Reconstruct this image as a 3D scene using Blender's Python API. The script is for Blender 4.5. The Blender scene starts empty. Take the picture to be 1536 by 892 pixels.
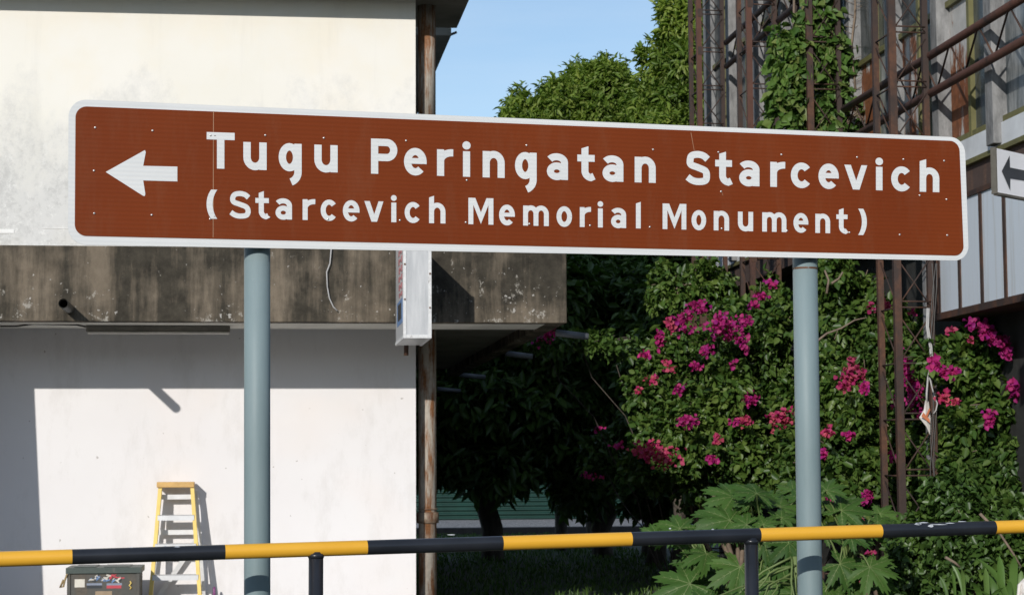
import bpy, math, random
import numpy as np
from mathutils import Vector, Matrix

S = bpy.context.scene
random.seed(7); RNG = np.random.default_rng(11)
col = S.collection

# ------------------------------------------------------------------ camera
EYE = 1.5; FPX = 3000.0; CX = 768.0; CY = 446.0
PITCH = math.atan(258/3000.0); ROLL = 0.0054
_cp, _sp = math.cos(PITCH), math.sin(PITCH)
_fw = Vector((0, _cp, _sp)); _u0 = Vector((0, -_sp, _cp)); _r0 = Vector((1, 0, 0))
_rt = (_r0*math.cos(ROLL) - _u0*math.sin(ROLL)); _up = (_u0*math.cos(ROLL) + _r0*math.sin(ROLL))
CAM = Vector((0, 0, EYE))
cd = bpy.data.cameras.new('camera'); cam = bpy.data.objects.new('camera', cd); col.objects.link(cam)
cam.matrix_world = Matrix(((_rt.x, _up.x, -_fw.x, CAM.x), (_rt.y, _up.y, -_fw.y, CAM.y),
                           (_rt.z, _up.z, -_fw.z, CAM.z), (0, 0, 0, 1)))
cd.sensor_fit = 'HORIZONTAL'; cd.sensor_width = 22.2; cd.lens = 22.2*FPX/1536.0
cd.clip_start = 0.1; cd.clip_end = 2000
cd.dof.use_dof = True; cd.dof.focus_distance = 7.9; cd.dof.aperture_fstop = 9.0
S.camera = cam

# ------------------------------------------------------------------ light
TH = math.atan(373/3000.0*1.0)                 # heading of the two buildings
Lx = Vector((math.cos(TH), math.sin(TH), 0)); Dx = Vector((-math.sin(TH), math.cos(TH), 0))
SUN_A, SUN_B = 0.44, 0.42                      # drift to the right and fall per metre of depth
sun_v = (Lx*SUN_A + Dx - Vector((0, 0, SUN_B))).normalized()
sl = bpy.data.lights.new('sun', 'SUN'); sl.energy = 3.6; sl.angle = math.radians(0.53); sl.color = (1.0, 0.96, 0.90)
so = bpy.data.objects.new('sun', sl); col.objects.link(so)
so.rotation_euler = sun_v.to_track_quat('-Z', 'Y').to_euler(); so.location = (-5, -10, 12)
w = bpy.data.worlds.new('World'); S.world = w; w.use_nodes = True
nt = w.node_tree; nt.nodes.clear()
sky = nt.nodes.new('ShaderNodeTexSky'); sky.sky_type = 'NISHITA'; sky.sun_disc = False
to_sun = -sun_v
sky.sun_elevation = math.asin(to_sun.z); sky.sun_rotation = math.atan2(to_sun.x, to_sun.y)
sky.air_density = 1.0; sky.dust_density = 0.3; sky.ozone_density = 2.4
bg = nt.nodes.new('ShaderNodeBackground'); bg.inputs['Strength'].default_value = 0.13
wo = nt.nodes.new('ShaderNodeOutputWorld')
# thin streaks of high cloud over the blue
wc = nt.nodes.new('ShaderNodeTexCoord'); wm = nt.nodes.new('ShaderNodeMapping'); wm.inputs['Scale'].default_value = (1.2, 1.2, 7.0); wm.inputs['Rotation'].default_value = (0.0, 0.25, 0.0)
wn = nt.nodes.new('ShaderNodeTexNoise'); wn.inputs['Scale'].default_value = 2.6; wn.inputs['Detail'].default_value = 7; wn.inputs['Roughness'].default_value = 0.6
wr = nt.nodes.new('ShaderNodeValToRGB'); wr.color_ramp.elements[0].position = 0.34; wr.color_ramp.elements[0].color = (0.05, 0.05, 0.05, 1); wr.color_ramp.elements[1].position = 0.75; wr.color_ramp.elements[1].color = (0.34, 0.34, 0.34, 1)
wx = nt.nodes.new('ShaderNodeMix'); wx.data_type = 'RGBA'; wx.inputs[7].default_value = (5.6, 6.4, 7.4, 1)
nt.links.new(wc.outputs['Generated'], wm.inputs[0]); nt.links.new(wm.outputs[0], wn.inputs['Vector']); nt.links.new(wn.outputs[0], wr.inputs[0])
nt.links.new(wr.outputs[0], wx.inputs[0]); nt.links.new(sky.outputs[0], wx.inputs[6])
nt.links.new(wx.outputs[2], bg.inputs[0]); nt.links.new(bg.outputs[0], wo.inputs[0])
S.view_settings.view_transform = 'Standard'; S.view_settings.look = 'None'
S.view_settings.exposure = 0.0; S.view_settings.gamma = 1.0; S.view_settings.use_curve_mapping = False
S.render.engine = 'CYCLES'
S.cycles.max_bounces = 6; S.cycles.diffuse_bounces = 3; S.cycles.glossy_bounces = 2; S.cycles.transparent_max_bounces = 4
S.cycles.transmission_bounces = 3

# ------------------------------------------------------------------ coordinates
def ray(px, py):
    return _fw + _rt*((px-CX)/FPX) + _up*((CY-py)/FPX)
def hit(px, py, p0, n):
    d = ray(px, py); t = (p0-CAM).dot(n)/d.dot(n); return CAM + d*t
def W(l, d, z):                                # street frame (l across, d along, z above ground) to world
    return Lx*l + Dx*d + Vector((0, 0, z))
def at_d(px, py, d):                           # street-frame point on the wall plane at depth d
    p = hit(px, py, W(0, d, 0), Dx); return p.dot(Lx), p.z
def at_l(px, py, l):                           # ... on the facade plane at offset l
    p = hit(px, py, W(l, 0, 0), Lx); return p.dot(Dx), p.z
def PD(px, py, d):
    l, z = at_d(px, py, d); return W(l, d, z)

# ------------------------------------------------------------------ materials
def rgb(c): return tuple(c) + (1,)
class MatB:
    def __init__(s, name, rough=0.6, metal=0.0, spec=0.5):
        m = bpy.data.materials.new(name); m.use_nodes = True; s.m = m; s.t = m.node_tree
        s.p = s.t.nodes['Principled BSDF']; s.out = s.t.nodes['Material Output']
        s.p.inputs['Roughness'].default_value = rough; s.p.inputs['Metallic'].default_value = metal
        s.p.inputs['Specular IOR Level'].default_value = spec
        s.co = s.t.nodes.new('ShaderNodeTexCoord')
    def n(s, typ): return s.t.nodes.new(typ)
    def link(s, a, b): s.t.links.new(a, b)
    def mapped(s, scale=(1, 1, 1), loc=(0, 0, 0)):
        mp = s.n('ShaderNodeMapping'); mp.inputs['Scale'].default_value = scale; mp.inputs['Location'].default_value = loc
        s.link(s.co.outputs['Object'], mp.inputs['Vector']); return mp.outputs[0]
    def noise(s, scale, detail=6, rough=0.6, stretch=(1, 1, 1), loc=(0, 0, 0)):
        nz = s.n('ShaderNodeTexNoise'); nz.inputs['Scale'].default_value = scale
        nz.inputs['Detail'].default_value = detail; nz.inputs['Roughness'].default_value = rough
        s.link(s.mapped(stretch, loc), nz.inputs['Vector']); return nz.outputs[0]
    def ramp(s, fac, a, b, ca=(0, 0, 0), cb=(1, 1, 1), interp='LINEAR'):
        r = s.n('ShaderNodeValToRGB'); e = r.color_ramp.elements; r.color_ramp.interpolation = interp
        e[0].position = a; e[0].color = rgb(ca); e[1].position = b; e[1].color = rgb(cb)
        s.link(fac, r.inputs[0]); return r.outputs[0]
    def mix(s, fac, a, b, mode='MIX'):
        mx = s.n('ShaderNodeMix'); mx.data_type = 'RGBA'; mx.blend_type = mode
        for sock, v in ((mx.inputs[0], fac), (mx.inputs[6], a), (mx.inputs[7], b)):
            if isinstance(v, (int, float)): sock.default_value = v
            elif isinstance(v, tuple): sock.default_value = rgb(v)
            else: s.link(v, sock)
        return mx.outputs[2]
    def math(s, op, a, b=0.0):
        k = s.n('ShaderNodeMath'); k.operation = op
        for sock, v in ((k.inputs[0], a), (k.inputs[1], b)):
            if isinstance(v, (int, float)): sock.default_value = v
            else: s.link(v, sock)
        return k.outputs[0]
    def sep(s):
        x = s.n('ShaderNodeSeparateXYZ'); s.link(s.co.outputs['Object'], x.inputs[0]); return x.outputs
    def base(s, v):
        if isinstance(v, tuple): s.p.inputs['Base Color'].default_value = rgb(v)
        else: s.link(v, s.p.inputs['Base Color'])
    def rough(s, v): s.link(v, s.p.inputs['Roughness'])
    def bump(s, h, strength=0.3, dist=0.01):
        b = s.n('ShaderNodeBump'); b.inputs['Strength'].default_value = strength; b.inputs['Distance'].default_value = dist
        s.link(h, b.inputs['Height']); s.link(b.outputs[0], s.p.inputs['Normal'])

def simple(name, c, rough=0.6, metal=0.0, var=0.25, scale=6.0, bump=0.0, spec=0.5):
    m = MatB(name, rough, metal, spec)
    nz = m.noise(scale, 5)
    m.base(m.mix(m.ramp(nz, 0.3, 0.7), tuple(x*(1-var) for x in c), tuple(min(1, x*(1+var*0.6)) for x in c)))
    if bump: m.bump(m.noise(scale*6, 4), bump, 0.004)
    return m.m

def rusty(name, c, rust=(0.13, 0.05, 0.025), lo=0.5, hi=0.62, scale=5, rough=0.6, stretch=(1, 1, 0.4), metal=0.0):
    m = MatB(name, rough, metal)
    a = m.ramp(m.noise(scale, 8, 0.7, stretch), lo, hi)
    c1 = m.mix(m.ramp(m.noise(scale*4, 5), 0.35, 0.7), tuple(x*0.8 for x in c), c)
    r1 = m.mix(m.ramp(m.noise(scale*7, 6), 0.3, 0.7), tuple(x*0.5 for x in rust), rust)
    m.base(m.mix(a, c1, r1)); m.bump(m.noise(scale*8, 6), 0.3, 0.004)
    return m.m

def leafmat(name, cols, rough=0.42, trans=0.25, spec=0.35):
    m = MatB(name, rough, spec=spec)
    g = m.n('ShaderNodeNewGeometry')
    r = m.n('ShaderNodeValToRGB'); el = r.color_ramp.elements
    while len(el) < len(cols): el.new(0.5)
    for i, c in enumerate(cols): el[i].position = i/(len(cols)-1); el[i].color = rgb(c)
    m.link(g.outputs['Random Per Island'], r.inputs[0])
    big = m.noise(0.9, 3); hs = m.mix(m.ramp(big, 0.35, 0.65), (0.72, 0.78, 0.75), (1.15, 1.1, 0.95))
    c = m.mix(1.0, r.outputs[0], hs, 'MULTIPLY')
    m.base(c)
    tr = m.n('ShaderNodeBsdfTranslucent'); m.link(m.mix(1.0, c, (1.3, 1.5, 0.6), 'MULTIPLY'), tr.inputs['Color'])
    ms = m.n('ShaderNodeMixShader'); ms.inputs[0].default_value = trans
    m.link(m.p.outputs[0], ms.inputs[1]); m.link(tr.outputs[0], ms.inputs[2]); m.link(ms.outputs[0], m.out.inputs[0])
    return m.m

# ------------------------------------------------------------------ mesh builder (world coordinates in, local out)
def tag(o, label=None, cat=None, group=None, kind=None):
    if label: o['label'] = label
    if cat: o['category'] = cat
    if group: o['group'] = group
    if kind: o['kind'] = kind
    return o
def thing(name, loc, label, cat, group=None, rotz=0.0):
    o = bpy.data.objects.new(name, None); col.objects.link(o); o.empty_display_size = 0.2
    o.location = loc; o.rotation_euler = (0, 0, rotz); tag(o, label, cat, group)
    return o
def mat_of(o):
    m = Matrix.LocRotScale(o.location, o.rotation_euler, o.scale)
    return mat_of(o.parent) @ m if o.parent else m

class MB:
    def __init__(s): s.v = []; s.f = []; s.mi = []; s.sm = []
    def add(s, vs, fs, mi=0, smooth=False):
        b = len(s.v); s.v += [Vector(v) for v in vs]
        for f in fs: s.f.append([b+i for i in f]); s.mi.append(mi); s.sm.append(smooth)
        return s
    def box(s, l0, l1, d0, d1, z0, z1, fr=None, mi=0):
        fr = fr or W
        c = [fr(l, d, z) for z in (z0, z1) for d in (d0, d1) for l in (l0, l1)]
        return s.add(c, [(0, 2, 3, 1), (4, 5, 7, 6), (0, 1, 5, 4), (2, 6, 7, 3), (0, 4, 6, 2), (1, 3, 7, 5)], mi)
    def beam(s, a, b, wd, th, up=Vector((0, 0, 1)), mi=0):      # rectangular bar from a to b
        a, b = Vector(a), Vector(b); t = (b-a).normalized()
        if abs(t.dot(up)) > 0.95: up = Lx
        x = t.cross(up).normalized(); y = x.cross(t).normalized()
        c = [p + x*i*wd/2 + y*j*th/2 for p in (a, b) for i, j in ((-1, -1), (1, -1), (1, 1), (-1, 1))]
        return s.add(c, [(3, 2, 1, 0), (4, 5, 6, 7), (0, 1, 5, 4), (1, 2, 6, 5), (2, 3, 7, 6), (3, 0, 4, 7)], mi)
    def angle(s, a, b, leg, th, ax, ay, mi=0):                  # L-section bar
        a, b = Vector(a), Vector(b)
        out = [(0, 0), (leg, 0), (leg, th), (th, th), (th, leg), (0, leg)]
        c = [p + ax*u + ay*v for p in (a, b) for u, v in out]; n = 6
        fs = [tuple(range(n-1, -1, -1)), tuple(range(n, 2*n))] + [(i, (i+1) % n, n+(i+1) % n, n+i) for i in range(n)]
        return s.add(c, fs, mi)
    def tube(s, pts, r, n=12, mi=0, cap=True, smooth=True, seg_mi=None):
        pts = [Vector(p) for p in pts]; rs = r if isinstance(r, (list, tuple)) else [r]*len(pts)
        ref = Vector((0, 0, 1)); rings = []
        t0 = (pts[1]-pts[0]).normalized()
        if abs(t0.dot(ref)) > 0.9: ref = Vector((0, 1, 0))
        x = t0.cross(ref).normalized()
        vs = []
        for i, p in enumerate(pts):
            t = (pts[min(i+1, len(pts)-1)]-pts[max(i-1, 0)]).normalized()
            x = (x - t*x.dot(t)).normalized(); y = t.cross(x)
            vs += [p + (x*math.cos(2*math.pi*k/n) + y*math.sin(2*math.pi*k/n))*rs[i] for k in range(n)]
        b = len(s.v); s.v += vs
        for i in range(len(pts)-1):
            for k in range(n):
                s.f.append([b+i*n+k, b+i*n+(k+1) % n, b+(i+1)*n+(k+1) % n, b+(i+1)*n+k])
                s.mi.append(seg_mi[i] if seg_mi else mi); s.sm.append(smooth)
        if cap:
            s.f.append([b+k for k in range(n-1, -1, -1)]); s.mi.append(seg_mi[0] if seg_mi else mi); s.sm.append(False)
            e = b+(len(pts)-1)*n; s.f.append([e+k for k in range(n)]); s.mi.append(seg_mi[-1] if seg_mi else mi); s.sm.append(False)
        return s
    def build(s, name, mats, parent=None, bevel=0.0, origin=None):
        mats = mats if isinstance(mats, (list, tuple)) else [mats]
        if parent is not None:
            inv = mat_of(parent).inverted(); vs = [inv @ v for v in s.v]; loc = Vector((0, 0, 0))
        else:
            arr = np.array([tuple(v) for v in s.v])
            loc = Vector(origin) if origin is not None else Vector(((arr[:, 0].min()+arr[:, 0].max())/2, (arr[:, 1].min()+arr[:, 1].max())/2, arr[:, 2].min()))
            vs = [v-loc for v in s.v]
        me = bpy.data.meshes.new(name); me.from_pydata([tuple(v) for v in vs], [], s.f); me.update()
        for m in mats: me.materials.append(m)
        me.polygons.foreach_set('material_index', s.mi); me.polygons.foreach_set('use_smooth', s.sm)
        o = bpy.data.objects.new(name, me); col.objects.link(o); o.location = loc
        if parent is not None: o.parent = parent
        if bevel:
            bv = o.modifiers.new('bevel', 'BEVEL'); bv.width = bevel; bv.segments = 2; bv.limit_method = 'ANGLE'
        return o

def np_mesh(name, verts, faces, mat, parent=None, mi=None, smooth=False):     # big leaf meshes; faces (n,3) or (n,4)
    if parent is not None:
        inv = np.array(mat_of(parent).inverted()); verts = verts @ inv[:3, :3].T + inv[:3, 3]; loc = (0, 0, 0)
    else:
        loc = ((verts[:, 0].min()+verts[:, 0].max())/2, (verts[:, 1].min()+verts[:, 1].max())/2, verts[:, 2].min())
        verts = verts - np.array(loc)
    me = bpy.data.meshes.new(name); k = faces.shape[1]; nf = len(faces)
    me.vertices.add(len(verts)); me.vertices.foreach_set('co', verts.astype(np.float32).ravel())
    me.loops.add(nf*k); me.loops.foreach_set('vertex_index', faces.astype(np.int32).ravel())
    me.polygons.add(nf); me.polygons.foreach_set('loop_start', np.arange(0, nf*k, k, dtype=np.int32))
    me.polygons.foreach_set('loop_total', np.full(nf, k, dtype=np.int32))
    if mi is not None: me.polygons.foreach_set('material_index', mi.astype(np.int32))
    me.update(calc_edges=True); me.validate()
    for m in (mat if isinstance(mat, (list, tuple)) else [mat]): me.materials.append(m)
    o = bpy.data.objects.new(name, me); col.objects.link(o); o.location = loc
    if parent is not None: o.parent = parent
    return o

def nrm(a): return a/np.maximum(np.linalg.norm(a, axis=-1, keepdims=True), 1e-9)
def leaf_geo(P, D, N, Ln, Wd, fold=0.25, bend=0.15):
    D = nrm(D); Sd = nrm(np.cross(D, N)); N = nrm(np.cross(Sd, D)); Ln = Ln[:, None]; Wd = Wd[:, None]
    a = P; tip = P + D*Ln - N*Ln*bend
    m1 = P + D*Ln*0.28 + Sd*Wd*0.42 + N*Wd*fold; m2 = P + D*Ln*0.62 + Sd*Wd*0.45 + N*Wd*fold - N*Ln*bend*0.3
    k1 = P + D*Ln*0.28 - Sd*Wd*0.42 + N*Wd*fold; k2 = P + D*Ln*0.62 - Sd*Wd*0.45 + N*Wd*fold - N*Ln*bend*0.3
    n = len(P); V = np.stack([a, m1, m2, tip, k2, k1], 1).reshape(-1, 3)
    b = (np.arange(n)*6)[:, None]
    F = np.concatenate([b+np.array([[0, 1, 2, 3]]), b+np.array([[0, 3, 4, 5]])], 1).reshape(-1, 4)
    return V, F
def rand_dirs(n):
    return nrm(RNG.normal(size=(n, 3)))
def shell_tufts(lobes, n, inner=0.55, keep=0.8, skew=2.0):
    """tuft centres and outward normals spread through the outer volume of a union of ellipsoids"""
    C = np.array([l[0] for l in lobes]); R = np.array([l[1] for l in lobes])
    wgt = (R[:, 0]*R[:, 2]+R[:, 0]*R[:, 1]+R[:, 1]*R[:, 2]); wgt = wgt/wgt.sum()
    out_p, out_n, tot = [], [], 0
    while tot < n:
        m = n*2; i = RNG.choice(len(lobes), m, p=wgt); d = rand_dirs(m)
        bump = 1+0.16*np.sin(d[:, 0]*7+i*2.1)*np.sin(d[:, 1]*6+i)+0.12*np.sin(d[:, 2]*11+i*3.7+d[:, 0]*5)
        rr = (inner+(1-inner)*RNG.random(m)**(1/skew))*bump
        p = C[i]+d*R[i]*rr[:, None]
        q = ((p[:, None, :]-C[None])/R[None]); q = np.sqrt((q**2).sum(2)); q[np.arange(m), i] = 9
        ok = (q.min(1) > keep) if len(lobes) > 1 else np.ones(m, bool)
        nn = nrm(d/R[i]); out_p.append(p[ok]); out_n.append(nn[ok]); tot += ok.sum()
    return np.concatenate(out_p)[:n], np.concatenate(out_n)[:n]
def clumps(lobes, per=9, lo=0.28, hi=0.5, reach=0.92, core=0.7):
    out = []
    for c, r in lobes:
        out.append((c, r*core))
        for k in range(per):
            d = rand_dirs(1)[0]; s = RNG.uniform(lo, hi); out.append((c+d*r*RNG.uniform(0.62, reach), r*s*RNG.uniform(0.8, 1.2, 3)))
    return out
def foliage(lobes, ntuft, per, Ln, Wd, droop=0.45, spread=0.12, inner=0.5, keep=0.8, upb=0.5):
    P, N = shell_tufts(lobes, ntuft, inner, keep)
    P = np.repeat(P, per, 0); N = np.repeat(N, per, 0); n = len(P)
    D = nrm(N*0.7+rand_dirs(n)*0.9+np.array([0, 0, -droop]))
    P = P+rand_dirs(n)*spread*RNG.random(n)[:, None]
    NN = nrm(N*0.75+np.array([0, 0, upb])+rand_dirs(n)*0.42)
    s = 0.5+1.0*RNG.random(n)
    return leaf_geo(P, D, NN, Ln*s, Wd*s)

# ------------------------------------------------------------------ palette
def plaster_upper():
    m = MatB('upper_plaster', 0.85, spec=0.2)
    x = m.sep(); z = x[2]
    tone = m.mix(m.ramp(m.noise(0.9, 4), 0.35, 0.65), (0.77, 0.74, 0.665), (0.80, 0.77, 0.71))
    hmask = m.math('MAXIMUM', m.math('MULTIPLY', m.math('SUBTRACT', 5.12, z), 0.62), -0.6)            # weathering starts low on the wall
    n1 = m.noise(1.6, 10, 0.72, (1, 1, 0.7)); n2 = m.noise(15, 9, 0.8)
    dirt = m.ramp(m.math('MULTIPLY_ADD', n1, 0.9) if False else m.math('ADD', m.math('MULTIPLY', n1, 0.9), m.math('MULTIPLY', hmask, 0.62)), 0.44, 0.84)
    c = m.mix(m.math('MULTIPLY', dirt, 0.62), tone, (0.53, 0.535, 0.535))
    patch = m.ramp(m.math('ADD', m.math('MULTIPLY', n2, 0.55), m.math('MULTIPLY', n1, 0.5)), 0.52, 0.60)
    c = m.mix(m.math('MULTIPLY', m.math('MULTIPLY', patch, dirt), 0.36), c, (0.32, 0.315, 0.30))
    flake = m.math('MULTIPLY', m.ramp(m.noise(12, 9, 0.85, (1, 1, 0.7), (4, 4, 1)), 0.55, 0.59), dirt); c = m.mix(m.math('MULTIPLY', flake, 0.8), c, (0.74, 0.73, 0.70))
    warm = m.ramp(m.noise(0.8, 5, 0.6, loc=(9, 3, 2)), 0.5, 0.72); c = m.mix(m.math('MULTIPLY', warm, 0.5), c, m.mix(1.0, c, (1.0, 0.93, 0.80), 'MULTIPLY'))
    str_ = m.ramp(m.noise(3.0, 7, 0.7, (1.4, 1.4, 0.12)), 0.55, 0.8)
    c = m.mix(m.math('MULTIPLY', str_, 0.16), c, (0.35, 0.34, 0.31))
    spots = m.ramp(m.noise(14, 3, 0.5), 0.76, 0.79)
    c = m.mix(m.math('MULTIPLY', spots, 0.5), c, (0.42, 0.37, 0.3))
    m.base(c); m.bump(m.noise(40, 5), 0.08, 0.004); return m.m
def plaster_lower():
    m = MatB('lower_plaster', 0.8, spec=0.2)
    tone = m.mix(m.ramp(m.noise(0.8, 4), 0.35, 0.65), (0.74, 0.715, 0.71), (0.775, 0.755, 0.75))
    smear = m.ramp(m.noise(2.2, 9, 0.75, (1.4, 1.4, 0.5)), 0.52, 0.74)
    c = m.mix(m.math('MULTIPLY', smear, 0.42), tone, (0.52, 0.49, 0.46))
    sp = m.ramp(m.noise(18, 2, 0.4), 0.745, 0.765); c = m.mix(m.math('MULTIPLY', sp, 0.55), c, (0.25, 0.2, 0.17))
    pk = m.ramp(m.noise(0.7, 3, 0.5, loc=(3.1, 2, 1)), 0.56, 0.75); c = m.mix(m.math('MULTIPLY', pk, 0.25), c, (0.82, 0.68, 0.58))
    m.base(c); m.bump(m.noise(35, 5), 0.06, 0.004); return m.m
def concrete_dirty():
    m = MatB('stained_concrete', 0.9, spec=0.2)
    zr = m.math('MULTIPLY', m.math('SUBTRACT', m.sep()[2], 2.82), 1.43)             # 0 at the lower edge, 1 at the top
    st = m.noise(2.2, 9, 0.72, (1.9, 1.9, 0.22)); bl = m.noise(1.15, 7, 0.65, (1, 1, 1.2))
    light = m.mix(m.ramp(m.noise(5, 8, 0.75, (1, 1, 0.6)), 0.3, 0.7), (0.125, 0.10, 0.072), (0.215, 0.175, 0.13))
    dark = m.mix(m.ramp(m.noise(9, 7, 0.7), 0.3, 0.7), (0.024, 0.021, 0.016), (0.065, 0.056, 0.042))
    d = m.math('ADD', m.math('MULTIPLY', st, 0.85), m.math('MULTIPLY', bl, 0.75))
    c = m.mix(m.ramp(d, 0.66, 0.86), light, dark)
    dr = m.ramp(m.noise(7, 6, 0.6, (1.5, 1.5, 0.07)), 0.56, 0.72); c = m.mix(m.math('MULTIPLY', dr, 0.45), c, (0.03, 0.027, 0.02))
    low = m.ramp(zr, 0.1, 0.95, (1, 1, 1), (0.0, 0.0, 0.0))
    cl_ = m.ramp(m.noise(1.5, 5, 0.6, loc=(5, 1, 0.4)), 0.40, 0.62)
    thr = m.math('ADD', m.noise(9, 9, 0.78, (1, 1, 0.8)), m.math('MULTIPLY', m.math('MULTIPLY', cl_, low), 0.13))
    c = m.mix(m.math('MULTIPLY', m.ramp(thr, 0.65, 0.70), 0.75), c, (0.38, 0.355, 0.31))
    th2 = m.math('ADD', m.noise(23, 4, 0.6), m.math('MULTIPLY', m.math('MULTIPLY', cl_, low), 0.12))
    c = m.mix(m.math('MULTIPLY', m.ramp(th2, 0.70, 0.73), 0.8), c, (0.44, 0.42, 0.385))
    m.base(c); m.bump(m.noise(30, 7), 0.35, 0.006); return m.m
def sign_face():
    m = MatB('brown_sheeting', 0.55, spec=0.12)
    c = m.mix(m.ramp(m.noise(1.2, 4), 0.3, 0.7), (0.158, 0.029, 0.006), (0.190, 0.037, 0.0075))
    x = m.sep()
    wv = m.math('SINE', m.math('MULTIPLY', x[2], 2*math.pi/0.0165))
    c = m.mix(m.math('MULTIPLY', m.math('ADD', m.math('MULTIPLY', wv, 0.5), 0.5), 0.16), c, (0.10, 0.022, 0.007))
    dust = m.ramp(m.noise(4, 9, 0.78, (1.2, 1.2, 0.3)), 0.5, 0.8); c = m.mix(m.math('MULTIPLY', dust, 0.17), c, (0.25, 0.16, 0.10))
    m.base(c); m.bump(wv, 0.12, 0.001); return m.m
def sign_white():
    m = MatB('white_sheeting', 0.5, spec=0.25)
    x = m.sep(); wv = m.math('SINE', m.math('MULTIPLY', x[2], 2*math.pi/0.0165))
    c = m.mix(m.ramp(m.noise(3, 6), 0.3, 0.7), (0.64, 0.65, 0.64), (0.71, 0.71, 0.70))
    c = m.mix(m.math('MULTIPLY', m.math('ADD', m.math('MULTIPLY', wv, 0.5), 0.5), 0.22), c, (0.52, 0.55, 0.58))
    m.base(c); m.bump(wv, 0.1, 0.001); return m.m

M = {}
M['upper'] = plaster_upper(); M['lower'] = plaster_lower(); M['conc'] = concrete_dirty()
M['brown'] = sign_face(); M['white'] = sign_white()
M['seam'] = simple('sheet_joint', (0.36, 0.20, 0.11), 0.5)
M['rivet'] = simple('rivet_metal', (0.75, 0.72, 0.68), 0.28, 0.7, 0.1, 30)
M['alu'] = simple('dull_aluminium', (0.35, 0.36, 0.37), 0.45, 0.8)
M['post'] = (lambda m: (m.base(m.mix(m.ramp(m.noise(22, 8, 0.75, (1, 1, 0.5)), 0.66, 0.72), m.mix(m.ramp(m.noise(3, 9, 0.75, (1.5, 1.5, 0.25)), 0.32, 0.7), (0.165, 0.225, 0.235), (0.225, 0.285, 0.295)), (0.34, 0.38, 0.38))),
                        m.bump(m.noise(60, 5, 0.6, (1, 1, 0.3)), 0.06, 0.002), m.m)[-1])(MatB('blue_grey_paint', 0.52, spec=0.3))
M['weld'] = rusty('rusty_weld', (0.25, 0.25, 0.24), (0.16, 0.07, 0.03), 0.38, 0.5, 30)
M['yellow'] = (lambda m: (m.base(m.mix(m.ramp(m.noise(20, 9, 0.75, (0.5, 0.5, 1)), 0.66, 0.70), m.mix(m.ramp(m.noise(2, 4), 0.3, 0.7), (0.70, 0.355, 0.025), (0.76, 0.40, 0.035)), (0.35, 0.2, 0.05))), m.m)[-1])(MatB('yellow_gloss_paint', 0.38))
M['black'] = (lambda m: (m.base(m.mix(m.ramp(m.noise(24, 8, 0.75, (0.4, 0.4, 1)), 0.70, 0.715), m.mix(m.ramp(m.noise(5, 4), 0.3, 0.7), (0.010, 0.012, 0.016), (0.02, 0.022, 0.028)), (0.35, 0.36, 0.38))), m.m)[-1])(MatB('black_gloss_paint', 0.32))
M['scratch'] = simple('bare_primer', (0.5, 0.52, 0.54), 0.5)
M['pipe'] = rusty('rust_streaked_pipe', (0.50, 0.45, 0.38), (0.30, 0.13, 0.05), 0.45, 0.57, 6.0, 0.75, (2.4, 2.4, 0.3))
M['grey_pipe'] = simple('grey_pvc', (0.13, 0.14, 0.155), 0.5, 0, 0.2)
M['dark_pipe'] = simple('dark_pvc', (0.035, 0.035, 0.03), 0.5, 0, 0.3)
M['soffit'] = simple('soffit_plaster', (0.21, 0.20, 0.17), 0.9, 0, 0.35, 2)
M['drip'] = simple('pale_soffit_edge', (0.66, 0.64, 0.58), 0.9, 0, 0.15, 3)
M['lampbody'] = simple('grimy_fitting', (0.20, 0.185, 0.16), 0.6, 0, 0.3, 8)
M['lampedge'] = simple('fitting_reflector', (0.5, 0.48, 0.44), 0.5)
M['wire'] = simple('pale_wire', (0.42, 0.41, 0.40), 0.6)
M['oldwire'] = simple('weathered_wire', (0.10, 0.095, 0.09), 0.7)
M['darkwire'] = simple('dark_wire', (0.04, 0.035, 0.03), 0.6)
M['acrylic'] = (lambda m: (m.base(m.mix(m.ramp(m.noise(5, 8, 0.7, (2, 2, 0.25)), 0.4, 0.75), (0.40, 0.41, 0.42), (0.62, 0.62, 0.62))), m.m)[-1])(MatB('scuffed_acrylic', 0.35))
M['boxframe'] = rusty('chipped_white_frame', (0.70, 0.70, 0.69), (0.13, 0.07, 0.035), 0.59, 0.66, 11, 0.5)
M['pinkink'] = simple('faded_red_print', (0.42, 0.16, 0.17), 0.5, 0, 0.3, 20)
M['blueink'] = simple('blue_print', (0.13, 0.24, 0.45), 0.5)
M['blackink'] = simple('black_print', (0.02, 0.025, 0.03), 0.5)
M['fiber'] = simple('yellow_fibreglass', (0.80, 0.58, 0.15), 0.5, 0, 0.12, 8)
M['cap'] = simple('orange_ladder_cap', (0.62, 0.38, 0.13), 0.6, 0, 0.2, 15)
M['step'] = simple('brushed_aluminium', (0.72, 0.72, 0.72), 0.4, 0.35, 0.1, 12)
M['chest'] = rusty('worn_dark_steel', (0.075, 0.072, 0.062), (0.12, 0.09, 0.06), 0.5, 0.7, 7, 0.6)
M['chestlid'] = rusty('green_lid_paint', (0.05, 0.07, 0.06), (0.16, 0.155, 0.135), 0.58, 0.7, 9, 0.5)
M['cream'] = simple('cream_sticker', (0.62, 0.58, 0.50), 0.6)
M['redst'] = simple('red_sticker', (0.50, 0.05, 0.07), 0.5)
M['greyst'] = simple('grey_blue_sticker', (0.22, 0.25, 0.32), 0.5)
M['tan'] = simple('tan_sticker', (0.30, 0.22, 0.14), 0.7)
M['purple'] = simple('purple_plastic', (0.20, 0.04, 0.17), 0.4)
M['rope'] = simple('tan_rope', (0.35, 0.25, 0.12), 0.9)
M['steel'] = rusty('rusted_steel', (0.040, 0.024, 0.019), (0.115, 0.048, 0.024), 0.46, 0.62, 3, 0.75)
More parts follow.
